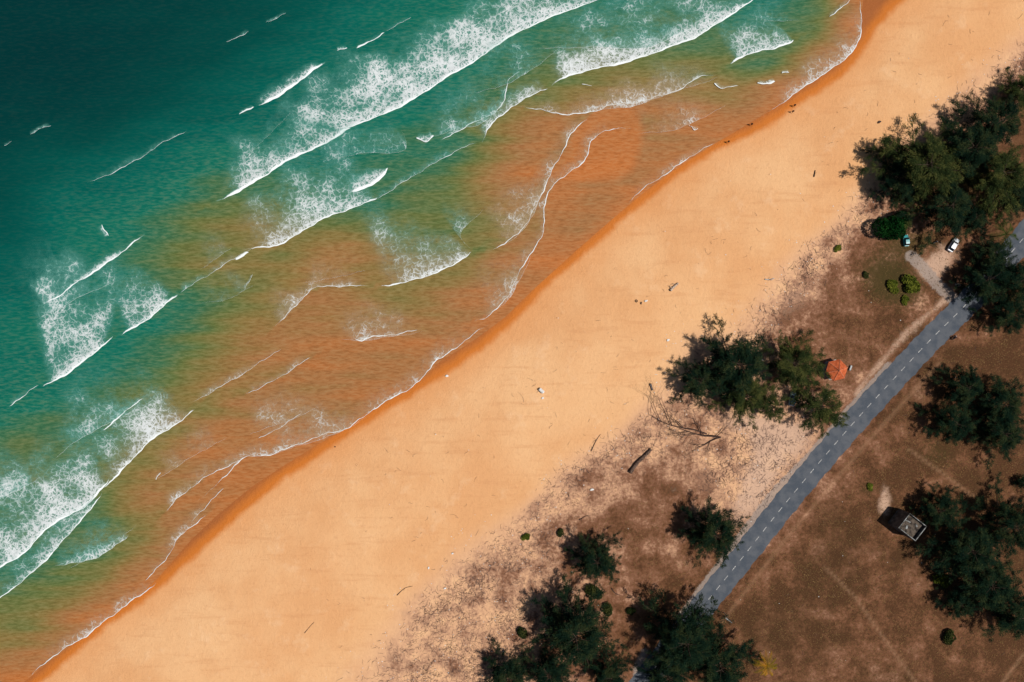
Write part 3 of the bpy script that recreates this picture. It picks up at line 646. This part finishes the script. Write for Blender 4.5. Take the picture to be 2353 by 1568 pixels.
def palm(px,py,rp,label,mat,seed):
    r=random.Random(seed); H=5.0; x,y=P(px,py,ZL+H); o=empty('palm_tree',(x,y,ZL),0,label,'tree'); R=rp*S
    tb=MB(); tb.tube([(0,0,-.2),(.1,0,H*.5),(0,0,H)],[.2,.15,.13],8); tb.build('trunk',m_bark,o,True)
    for k in range(12):
        a=k*PI/6+r.uniform(-.15,.15); L=R*r.uniform(.85,1.1); up=r.uniform(.1,.7); b=MB(); pts=[]
        for i in range(9):
            s=i/8; pts.append((math.cos(a)*L*s,math.sin(a)*L*s,H+L*(up*s-.75*s*s)))
        b.tube(pts,[.05*(1-i/10) for i in range(9)],4)
        for i in range(1,26):
            s=i/26; c=(math.cos(a)*L*s,math.sin(a)*L*s,H+L*(up*s-.75*s*s)); ll=L*.26*math.sin(PI*min(1,s*.85+.12))
            for sd in (-1,1):
                aa=a+sd*.85; e=(c[0]+math.cos(aa)*ll,c[1]+math.sin(aa)*ll,c[2]-ll*.35); w=.05
                b.add([(c[0]-w*math.cos(a),c[1]-w*math.sin(a),c[2]),(c[0]+w*math.cos(a),c[1]+w*math.sin(a),c[2]),e],[(0,1,2)])
        b.build('frond',mat,o)
palm(2312,538,34,'small green palm at the right edge below the upper right grove',m_palm,3)
palm(1762,1530,32,'yellow orange palm at the bottom edge beside the broad dark tree',m_palmo,4)

# ------------------------------------------------------------ buildings
m_tile=simple('orange_roof_tile',lin(205,105,62),lin(165,78,44),1.2,.8,.1,bump=.3)
m_ridge=simple('ridge_tile',lin(225,140,100),lin(190,105,72),2,.8)
m_conc=simple('pale_concrete',lin(180,172,162),lin(130,120,110),1.0,.9)
m_white=simple('white_render',lin(190,192,190),lin(120,120,116),1.5,.8)
m_coping=simple('stained_coping',lin(160,160,156),lin(60,58,54),.8,.9,.1)
m_roofg=simple('weathered_roof_slab',lin(96,84,72),lin(34,28,24),1.1,.95)
m_darkw=simple('dark_timber',lin(70,48,38),lin(44,32,26),2,.8)
hx,hy=P(1924,851,ZL+2.8)
hut=empty('beach_hut',(hx,hy,ZL),.25,'small open hut with orange tiled pointed roof near the road','hut')
b=MB();n=6;R=3.2
b.add([(R*math.cos(k*PI/3),R*math.sin(k*PI/3),2.4) for k in range(n)]+[(0,0,4.0)]+[(R*math.cos(k*PI/3),R*math.sin(k*PI/3),2.28) for k in range(n)]+[(0,0,2.5)],[(k,(k+1)%n,6) for k in range(n)]+[(7+k,7+(k+1)%n,(k+1)%n,k) for k in range(n)]+[(7+(k+1)%n,7+k,13) for k in range(n)])
rf=b.build('roof',m_tile,hut); b=MB()
for k in range(n): b.tube([(R*math.cos(k*PI/3),R*math.sin(k*PI/3),2.43),(0,0,4.04)],.09,6)
b.blob((0,0,4.1),(.2,.2,.22),0,8,6); b.build('ridge',m_ridge,rf)
for k in range(n):
    b=MB(); b.tube([(2.6*math.cos(k*PI/3),2.6*math.sin(k*PI/3),.15),(2.6*math.cos(k*PI/3),2.6*math.sin(k*PI/3),2.5)],.1,8); b.build('post',m_conc,hut)
b=MB(); b.loft([[(3.1*math.cos(k*PI/3),3.1*math.sin(k*PI/3),z) for k in range(n)] for z in (-.1,.15)]); b.build('floor_slab',m_conc,hut)
b=MB(); b.box((0,2.0,.6),(2,.4,.08)); b.box((-.8,2,.36),(.1,.35,.42)); b.box((.8,2,.36),(.1,.35,.42)); b.build('seat',m_darkw,hut)
x,y=P(1953,846,ZL); bn=empty('bench',(x,y,ZL),1.2,'pale concrete bench just right of the orange roofed hut','bench')
b=MB(); b.box((0,0,.45),(1.5,.45,.08)); b.build('seat',m_white,bn)
for s in (-1,1): b=MB(); b.box((s*.55,0,.2),(.12,.4,.41)); b.build('leg',m_white,bn)
x,y=P(2096,1211,ZL+5); bl=empty('block_building',(x,y,ZL),math.radians(52),'small square block building with pale rimmed dark flat roof beside dark trees','building')
w,d,h=5.2,6.0,5.2; b=MB()
for (cx,cy,sx,sy) in ((0,-d/2+.1,w,.2),(0,d/2-.1,w,.2)):
    b.box((cx,cy,h/2),(sx,sy,h))
for cx in (-w/2+.1,w/2-.1):
    b.box((cx,-d/4-.55,h/2),(.2,d/2-1.5,h)); b.box((cx,d/4+.55,h/2),(.2,d/2-1.5,h)); b.box((cx,0,h-1.1),(.2,2.6,2.2)); b.box((cx,0,.5),(.2,2.6,1.0))
b.build('wall',simple('stained_wall',lin(110,100,90),lin(70,62,56),.8,.95),bl)
b=MB(); b.box((0,0,h-.9),(w-.42,d-.42,.16)); b.build('roof',m_roofg,bl)
b=MB()
for s in (-1,1): b.box((0,s*(d/2-.1),h+.05),(w+.04,.2,.09)); b.box((s*(w/2-.1),0,h+.05),(.2,d-.42,.09))
b.build('parapet',m_coping,bl)
for (cx,cy,sx,sy,rz) in ((-.9,.8,1.0,.5,.4),(1.1,-1.0,.9,.4,1.0),(.6,1.6,.3,1.6,.2)):
    b=MB(); b.box((cx,cy,h-.74),(sx,sy,.14),rz); b.build('roof_debris',m_coping,bl)
for s in (-1,1):
    b=MB(); b.box((s*(w/2-.05),0,2.35),(.06,1.5,1.5)); b.build('shutter',m_darkw,bl)
x,y=P(1682,1432,ZL+7); lp=empty('street_lamp',(x,y,ZL),math.radians(140),'pale street lamp rising out of the tree at the lower road end','street lamp')
b=MB(); b.tube([(0,0,0),(0,0,7)],[.1,.06],8); b.build('pole',m_white,lp); b=MB(); b.tube([(0,0,6.95),(.8,0,7.2),(1.7,0,7.25)],.05,6); b.build('arm',m_white,lp); b=MB(); b.box((2.0,0,7.25),(.8,.3,.12),0,.8); b.build('lamp_head',m_white,lp)

# ------------------------------------------------------------ vehicles
m_glass=simple('tinted_glass',lin(22,28,34),lin(18,22,28),1,.1,.8)
m_tyre=simple('rubber',lin(28,28,28),lin(20,20,20),2,.9)
m_rim=simple('wheel_metal',lin(160,160,162),lin(120,120,122),2,.4,.5,.5)
m_lamp=simple('lamp_lens',lin(235,230,215),lin(200,195,180),2,.2,.6)
m_red=simple('red_lens',lin(150,20,16),lin(110,14,12),2,.3,.5)
def ring(x,hw,z0,z1,r):
    return [(x,-hw+r,z0),(x,hw-r,z0),(x,hw,z0+r),(x,hw,z1-r*1.6),(x,hw-r*1.6,z1),(x,-hw+r*1.6,z1),(x,-hw,z1-r*1.6),(x,-hw,z0+r)]
def car(px,py,rz,label,paint,L=4.2,W=1.72):
    x,y=P(px,py,ZL+.8); o=empty('parked_car',(x,y,ZL),rz,label,'car'); h=L/2; w=W/2
    b=MB(); b.loft([ring(-h,w*.78,.42,.72,.06),ring(-h*.94,w*.93,.3,.86,.08),ring(-h*.6,w,.25,.9,.09),ring(0,w,.25,.9,.09),ring(h*.45,w,.25,.88,.09),ring(h*.8,w*.95,.27,.78,.08),ring(h*.95,w*.86,.32,.68,.07),ring(h,w*.7,.42,.6,.05)]); b.build('body',paint,o)
    b=MB(); b.loft([ring(-h*.86,w*.82,.8,.92,.03),ring(-h*.62,w*.76,.8,1.38,.06),ring(.05*h,w*.77,.8,1.42,.06),ring(h*.2,w*.77,.8,1.34,.06),ring(h*.48,w*.84,.8,.9,.03)]); b.build('window',m_glass,o)
    b=MB(); b.loft([ring(-h*.62,w*.68,1.385,1.42,.01),ring(-h*.3,w*.72,1.41,1.46,.01),ring(.05*h,w*.7,1.42,1.46,.01),ring(h*.17,w*.66,1.36,1.4,.01)]); b.build('roof',paint,o)
    for sx in (-.6,.62):
        for sy in (-1,1):
            b=MB(); b.torus((sx*h,sy*(w-.09),.31),.22,.09,'y',16,6); wt=b.build('wheel',m_tyre,o,True)
            b=MB(); b.tube([(sx*h,sy*(w-.14),.31),(sx*h,sy*(w-.03),.31)],.17,10); b.build('rim',m_rim,wt)
    for sy in (-1,1):
        b=MB(); b.box((h*.965,sy*w*.66,.6),(.12,.28,.12)); b.build('headlight',m_lamp,o)
        b=MB(); b.box((-h*.975,sy*w*.7,.68),(.1,.2,.16)); b.build('tail_light',m_red,o)
        b=MB(); b.blob((h*.33,sy*(w+.09),.95),(.09,.11,.07),0,6,5); b.build('wing_mirror',paint,o)
car(2192,563,math.radians(58),'white parked car with dark windows under the upper right grove',simple('white_car_paint',lin(225,228,230),lin(205,208,210),1,.3,.5))
car(2083,553,math.radians(95),'small turquoise vehicle parked right of the round dark green bush',simple('turquoise_paint',lin(40,150,150),lin(30,120,124),1,.4,.5),3.3,1.5)
car(1822,917,math.radians(80),'silver blue car parked under the middle grove left of the hut',simple('silver_car_paint',lin(150,178,190),lin(125,150,165),1,.3,.5),4.0)

def skin(name,verts,edges,rad,mat,parent,sub=1):
    me=bpy.data.meshes.new(name); me.from_pydata(verts,edges,[]); me.update(); me.materials.append(mat)
    o=bpy.data.objects.new(name,me); col.objects.link(o); o.parent=parent
    md=o.modifiers.new('skin','SKIN')
    if not me.skin_vertices:
        bpy.context.view_layer.objects.active=o; bpy.ops.mesh.customdata_skin_add()
    for i,sv in enumerate(me.skin_vertices[0].data):
        r=rad[i]; sv.radius=(r,r) if not isinstance(r,tuple) else r
        sv.use_root=(i==0)
    md.use_smooth_shade=True
    s=o.modifiers.new('sub','SUBSURF'); s.levels=sub; s.render_levels=sub
    return o
m_skin=simple('skin',lin(150,105,80),lin(130,88,66),3,.6)
m_hair=simple('hair',lin(24,20,18),lin(16,14,12),3,.7)
def person(x,y,z,rz,label,shirt,short,pose='walk',st=.28):
    o=empty('person',(x,y,z),rz,label,'person')
    if pose=='walk':
        hip=.93; J={'pel':(0,0,hip),'bel':(0,0,1.08),'che':(.02,0,1.3),'nek':(.02,0,1.48),'hed':(.05,0,1.6),'top':(.04,0,1.7)}
        legs=[[(0,s*.09,hip-.03),(s*st*.55+.05,s*.1,.5),(s*st,s*.1,.08),(s*st+.16,s*.11,.04)] for s in (-1,1)]
        arms=[[(.02,s*.19,1.42),(-s*.08,s*.26,1.14),(-s*.2+.06,s*.25,.92),(-s*.22+.1,s*.25,.84)] for s in (-1,1)]
    else:
        hip=.86; J={'pel':(-.25,0,hip),'bel':(-.22,0,1.02),'che':(-.12,0,1.24),'nek':(-.05,0,1.4),'hed':(.0,0,1.52),'top':(.0,0,1.62)}
        legs=[[(-.2,s*.1,hip-.02),(.2,s*.2,.78),(.1,s*.2,.36),(.24,s*.2,.32)] for s in (-1,1)]
        arms=[[(-.08,s*.19,1.34),(.1,s*.3,1.14),(.36,s*.3,1.08),(.43,s*.3,1.06)] for s in (-1,1)]
    V=[J['pel'],J['bel'],J['che'],J['nek'],J['hed'],J['top']]; E=[(0,1),(1,2),(2,3),(3,4),(4,5)]; Rr=[.13,.12,.14,.055,.1,.07]
    for lg in legs:
        b0=len(V); V+=lg; Rr+=[.09,.06,.04,.035]; E+=[(0,b0),(b0,b0+1),(b0+1,b0+2),(b0+2,b0+3)]
    for s,ar in zip((-1,1),arms):
        b0=len(V); V+=ar; Rr+=[.055,.042,.03,.03]; E+=[(2,b0),(b0,b0+1),(b0+1,b0+2),(b0+2,b0+3)]
        hx_,hy_,hz_=ar[3]; d=unit(tuple(ar[3][k]-ar[2][k] for k in range(3)))
        for k,(off,ln) in enumerate(((-.03,.07),(-.01,.085),(.01,.08),(.03,.06))):
            V.append((hx_+off+d[0]*ln,hy_+d[1]*ln-s*.01,hz_+d[2]*ln)); Rr.append(.009); E.append((b0+3,len(V)-1))
        V.append((hx_+.05,hy_-s*.02,hz_-.0)); Rr.append(.011); E.append((b0+3,len(V)-1))
    skin('body',V,E,Rr,m_skin,o)
    skin('shirt',[J['bel'],tuple((J['pel'][k]*.6+J['bel'][k]*.4) for k in range(3)),J['che'],arms[0][0],arms[0][1],arms[1][0],arms[1][1],tuple(J['che'][k]*.55+J['nek'][k]*.45 for k in range(3))],[(0,1),(0,2),(2,3),(3,4),(2,5),(5,6),(2,7)],[.15,.155,.165,.085,.06,.085,.06,.08],shirt,o)
    kn=[tuple(lg[1][k]*.9+lg[0][k]*.1 for k in range(3)) for lg in legs]
    skin('shorts',[J['pel'],legs[0][0],kn[0],legs[1][0],kn[1]],[(0,1),(1,2),(0,3),(3,4)],[.155,.11,.085,.11,.085],short,o)
    b=MB(); h=J['hed']; b.blob((h[0]-.025,h[1],h[2]+.055),(.115,.1,.1),.03,10,7); b.build('hair',m_hair,o,True)
    b=MB(); b.blob((h[0]+.1,h[1],h[2]),(.022,.014,.025),0,6,5); b.build('nose',m_skin,o,True)
    return o
c_navy=simple('navy_cloth',lin(36,40,58),lin(26,30,44),3); c_blk=simple('black_cloth',lin(32,30,30),lin(22,20,20),3); c_red=simple('maroon_cloth',lin(96,40,36),lin(70,30,28),3); c_gry=simple('grey_cloth',lin(60,58,60),lin(44,42,44),3)
def zat(px,py): return float(zground(np.array([float(px)]),np.array([float(py)]))[0])
for (px,py,rz,lab,a,b_) in [(1823,245,.7,'person in dark clothes walking at the waterline, upper of the pair',c_navy,c_blk),(1819,259,.9,'person in maroon top walking at the waterline, lower of the pair',c_red,c_blk),(1725,288,3.9,'lone person in black walking on wet sand between the pair and the lowest walker',c_blk,c_navy),(1672,328,3.7,'person in grey top walking at the waterline, lowest of the walkers',c_gry,c_blk)]:
    z=zat(px,py); x,y=P(px,py,z); person(x,y,z,rz,lab,a,b_)
def motorbike(px,py,rz,label,z=ZL+.02):
    x,y=P(px,py,z); o=empty('motorbike',(x,y,z),rz,label,'motorbike')
    for xx in (-.62,.64):
        b=MB(); b.torus((xx,0,.3),.25,.05,'y',18,6); wt=b.build('wheel',m_tyre,o,True)
        b=MB()
        for k in range(5): b.tube([(xx,0,.3),(xx+.23*math.cos(k*1.257),0,.3+.23*math.sin(k*1.257))],.015,4)
        b.build('rim',m_rim,wt)
    b=MB(); b.loft([ring(-.75,.1,.55,.72,.03),ring(-.3,.14,.35,.74,.04),ring(.1,.12,.3,.5,.04),ring(.4,.14,.4,.9,.04),ring(.55,.1,.55,.95,.03)]); b.build('body',c_navy,o)
    b=MB(); b.loft([ring(-.8,.1,.74,.82,.03),ring(-.4,.14,.74,.82,.03),ring(.08,.1,.74,.8,.03)]); b.build('seat',c_blk,o)
    b=MB(); b.tube([(.62,0,.3),(.48,0,.9),(.42,0,1.02)],.03,6); b.tube([(.36,-.34,1.06),(.45,-.1,1.02),(.45,.1,1.02),(.36,.34,1.06)],.018,6); b.build('handlebar',m_rim,o)
    b=MB(); b.blob((.58,0,.85),(.07,.09,.08),0,8,6); b.build('headlight',m_lamp,o)
    return o
ra=math.radians(47)
mb=motorbike(2190,776,ra,'dark motorbike being ridden along the asphalt road')
person(mb.location.x,mb.location.y,mb.location.z,ra,'person in dark clothes riding the motorbike on the road',c_blk,c_navy,'ride')
motorbike(2146,558,.4,'dark motorbike parked on dirt left of the white car',ZL)

# ------------------------------------------------------------ driftwood and litter
def log(pts,r0,r1,label,name='driftwood_log',stubs=3,mat=None,z=None):
    cx,cy=pts[0]; zz=zat(cx,cy) if z is None else z
    x0,y0=P(cx,cy,zz); C=catmull([P(a,b_,zz) for a,b_ in pts],5); n=len(C); rr=[r0+(r1-r0)*i/(n-1) for i in range(n)]
    b=MB(); b.tube([(C[i,0]-x0,C[i,1]-y0,rr[i]*.8+.03*math.sin(i)) for i in range(n)],[rr[i]*(1+.12*math.sin(i*1.7)) for i in range(n)],8)
    for k in range(stubs):
        i=int((k+1)*n/(stubs+1)); a=random.uniform(0,6.28); q=(C[i,0]-x0,C[i,1]-y0,rr[i]); l=random.uniform(.6,1.6)
        b.tube([q,(q[0]+l*.6*math.cos(a),q[1]+l*.6*math.sin(a),q[2]+.2),(q[0]+l*math.cos(a+.3),q[1]+l*math.sin(a+.3),q[2]+.25)],[rr[i]*.5,rr[i]*.3,.02],5)
    o=b.build(name,mat or m_dry,None,True); o.location=(x0,y0,zz); setp(o,label,'driftwood'); return o
log([(1447,1086),(1462,1065),(1480,1048),(1496,1032)],.55,.42,'thick grey driftwood trunk on the scrub between beach and road',stubs=2)
log([(1359,1036),(1366,1020),(1374,1006),(1380,998)],.14,.06,'thin straight driftwood branch on sand left of the thick trunk',stubs=1)
log([(1540,668),(1548,660),(1558,651)],.4,.28,'pale driftwood log lying on the open sand below the shoreline bend',mat=simple('pale_driftwood',lin(215,190,165),lin(130,105,90),3,.9))
log([(1870,407),(1873,392)],.16,.12,'short dark post lying on the open sand at the upper right',stubs=0,mat=m_darkw)
log([(1757,642),(1767,643),(1779,640)],.16,.1,'white bleached branch lying above the shrub edge',stubs=1,mat=m_white)
log([(1494,882),(1499,897)],.3,.25,'short grey stump left of the middle grove',stubs=0,mat=simple('grey_wood',lin(120,112,108),lin(90,82,78),3))
log([(912,1368),(930,1352),(948,1347)],.1,.05,'thin dark stick on the lower sand',stubs=1,mat=m_darkw)
log([(700,1455),(712,1440),(722,1430)],.08,.05,'lowest thin stick on the sand near the bottom edge',stubs=0,mat=m_darkw)
log([(1330,1195),(1342,1188),(1352,1184)],.12,.06,'dark branch on scrub above the young conifer',stubs=2,mat=m_darkw)
log([(1405,1352),(1412,1362),(1424,1368)],.15,.08,'curved dark root on scrub right below the young conifer',stubs=2,mat=m_darkw)
x0,y0=P(1655,1005,ZL); b=MB(); rr=random.Random(5)
def branch(p,a,l,r,dep):
    pts=[p];aa=a
    for i in range(5):
        aa+=rr.uniform(-.22,.22); q=pts[-1]; pts.append((q[0]+math.cos(aa)*l/5,q[1]+math.sin(aa)*l/5,max(.1,q[2]+rr.uniform(-.15,.25))))
        if dep and i>0:
            branch(pts[-1],aa+rr.choice((-1,1))*rr.uniform(.4,.9),l*rr.uniform(.35,.6),r*.6*(1-i*.12),dep-1)
    b.tube(pts,[r*(1-i*.15) for i in range(6)],5)
branch((0,0,.4),math.radians(168),12,.3,3); branch((-4,1,.4),math.radians(150),17,.24,3); branch((0,0,.3),math.radians(200),8,.18,3); branch((-2,0,.3),math.radians(20),6,.14,2)
o=b.build('fallen_tree',simple('dead_branch',lin(92,72,62),lin(52,40,34),2,.9,.05)); o.location=(x0,y0,ZL); setp(o,'bare fallen tree with spreading branches below the middle grove','fallen tree')
m_foamw=simple('weathered_white_plastic',lin(238,236,230),lin(205,200,192),3,.6)
def drum(px,py,l,r,rz,label,mat,cat='drum'):
    z=zat(px,py); x,y=P(px,py,z); b=MB()
    prof=[(-1,.55),(-.94,.85),(-.8,.98),(-.3,1),(-.28,1.06),(-.22,1.06),(-.2,1),(.3,1),(.32,1.06),(.38,1.06),(.4,1),(.8,.98),(.94,.85),(1,.55)]
    b.tube([(q*l/2,0,r) for q,_ in prof],[r*k for _,k in prof],12); b.tube([(l/2,r*.4,r),(l/2+.08,r*.4,r)],r*.15,8)
    o=b.build('drum',mat,None,False); o.location=(x,y,z); o.rotation_euler=(0,0,rz); setp(o,label,cat)
drum(1244,898,1.7,.5,-.75,'large rounded white drum on open sand at the centre of the beach',m_foamw)
def foamblock(px,py,s,rz,label,mat=None,cat='litter',name='foam_block'):
    z=zat(px,py); x,y=P(px,py,z); b=MB()
    ringf=lambda zz,k:[(s*k*math.cos(a)*(1+.25*math.sin(3*a+px)),s*.6*k*math.sin(a)*(1+.2*math.cos(2*a+py)),zz) for a in [j*PI/5 for j in range(10)]]
    b.loft([ringf(0,.9),ringf(s*.15,1),ringf(s*.45,.95),ringf(s*.55,.75)]); o=b.build(name,mat or m_foamw); o.location=(x,y,z); o.rotation_euler=(0,0,rz); setp(o,label,cat)
foamblock(1247,915,.42,.3,'small white scrap right below the large white drum')
foamblock(1027,864,.5,0,'small white scrap near the waterline at the centre')
foamblock(1535,782,.5,.6,'white scrap on the sand above the middle grove')
foamblock(1360,1125,.6,.2,'white scrap on scrub left of the thick driftwood trunk')
foamblock(1040,1272,.35,.2,'white scrap among debris on the lower sand, right one')
foamblock(985,1305,.4,1.2,'white scrap among debris on the lower sand, left one')
foamblock(1023,1352,.4,.4,'white scrap below the debris on the lower sand')
foamblock(1484,692,.5,.4,'pale scrap right of the black tyre on open sand')
foamblock(1473,697,.4,1.4,'dark scrap between the tyre and the pale scrap',m_darkw,'litter','wood_scrap')
foamblock(2020,281,.55,.4,'small dark clump of seaweed on upper right sand',m_darkw,'seaweed','seaweed_clump')
foamblock(2317,157,.6,.4,'dark lump on the sand at the upper right edge',m_darkw,'seaweed','seaweed_clump')
foamblock(2200,655,.8,.1,'grey stone block beside the far road end',m_conc,'stone','stone')
foamblock(1540,668,.35,.1,'brown scrap beside the pale driftwood log',m_darkw,'litter','wood_scrap')
foamblock(770,1027,.25,.1,'tiny dark scrap at the dry edge of the wet sand',m_darkw,'litter','wood_scrap')
z=zat(1462,692); x,y=P(1462,692,z); b=MB(); b.torus((0,0,.1),.3,.11,'z',20,8); o=b.build('tyre',m_tyre,None,True); o.location=(x,y,z); setp(o,'black tyre lying flat on the open sand','tyre')

def scatter(n,accept):
    out=[]
    while len(out)<n:
        px=rng.uniform(700,2480,6000); py=rng.uniform(-80,1650,6000)
        vg=vegf(px,py); dr=sdist(dry_edge,px,py); rd=pdist(road_cl,px,py)
        k=(rng.random(6000)<accept(px,py,vg,dr))&(dr>8)&(rd>4.4)
        out+=list(zip(px[k],py[k]))
    return out[:n]
clump=lambda px,py: (0.5+0.5*np.sin(px*.031+2*np.sin(py*.023)))*(0.5+0.5*np.sin(py*.037+1.7*np.sin(px*.019)))
clump2=lambda px,py: np.clip(.5+.5*np.sin(px*.083+2*np.sin(py*.061))*np.sin(py*.097+1.7*np.sin(px*.071)),0,1)**2
b=MB(); r=random.Random(3)
for px,py in scatter(11000,lambda px,py,v,d: np.where((v>.1)&(v<.72),np.exp(-((v-.34)/.13)**2),0.007*(v>-.2))*(.06+.7*clump(px,py)+.8*clump2(px,py))):
    z=zat(px,py) if py<300 else ZL; x,y=P(px,py,z); a=r.uniform(0,6.28); l=r.uniform(.3,1.7)*(1 if r.random()<.93 else 2); pts=[(x,y,z+.03)]
    for i in range(3):
        a+=r.uniform(-.8,.8); q=pts[-1]; pts.append((q[0]+math.cos(a)*l/3,q[1]+math.sin(a)*l/3,z+r.uniform(.02,.14)))
    b.tube(pts,[.036,.03,.024,.012],3)
setp(b.build('dead_twigs',simple('dead_twig',lin(104,88,84),lin(60,50,48),1,.9,.05)),'dead twigs and creeper stems strewn over the scrub belt','twigs',None,'stuff')
b=MB()
for px,py in scatter(800,lambda px,py,v,d: np.where((v>.02)&(v<.5),.7,0.02)*clump2(px,py)):
    z=zat(px,py) if py<300 else ZL; x,y=P(px,py,z); b.blob((x,y,z+.04),(r.uniform(.05,.18),r.uniform(.05,.16),.06),.3,5,4,seed=r.random())
setp(b.build('beach_litter',m_foamw),'pale shells and scraps scattered along the wrack belt','litter',None,'stuff')
V=[];F=[]
for px,py in scatter(34000,lambda px,py,v,d: np.clip((v-.3)*1.6,0,1)*(.25+.4*clump(px*1.3,py*1.3)+.5*clump2(px,py))):
    x,y=P(px,py,ZL); 
    for k in range(2):
        a=r.uniform(0,6.28); l=r.uniform(.12,.4); w=.05; n0=len(V); dx,dy=math.cos(a),math.sin(a)
        V+=[(x-dy*w,y+dx*w,ZL),(x+dy*w,y-dx*w,ZL),(x+dx*l,y+dy*l,ZL+l*.6)]; F.append((n0,n0+1,n0+2))
o=mesh_obj('dry_grass',V,F,leaf_mat('dry_grass_blades',lin(80,62,38),lin(132,104,66),lin(170,136,90))); setp(o,'short dry brown grass on the field and scrub','grass',None,'stuff')

# ------------------------------------------------------------ light, world, camera
el=math.radians(59); saz=math.atan2(-0.18,1.0)
sd=bpy.data.lights.new('sun','SUN'); sd.energy=4.7; sd.angle=math.radians(.5); sd.color=(1,.965,.92)
so=bpy.data.objects.new('sun',sd); col.objects.link(so)
from mathutils import Vector
sv=Vector((math.cos(saz)*math.cos(el),math.sin(saz)*math.cos(el),math.sin(el)))
so.rotation_euler=sv.to_track_quat('Z','Y').to_euler(); so.location=(60,-20,120)
w=bpy.data.worlds.new('World'); scene.world=w; w.use_nodes=True; nt=w.node_tree
sk=nt.nodes.new('ShaderNodeTexSky'); sk.sky_type='NISHITA'; sk.sun_disc=False; sk.sun_elevation=el; sk.sun_rotation=PI/2-saz
bg=nt.nodes['Background']; bg.inputs[1].default_value=.055; nt.links.new(sk.outputs[0],bg.inputs[0])
cd=bpy.data.cameras.new('camera'); cam=bpy.data.objects.new('camera',cd); col.objects.link(cam); cam.location=(0,0,HC)
cd.sensor_width=36; cd.lens=36*HC/(2353*S); cd.clip_end=6000; scene.camera=cam
scene.view_settings.view_transform='Standard'; scene.view_settings.look='None'; scene.view_settings.exposure=0
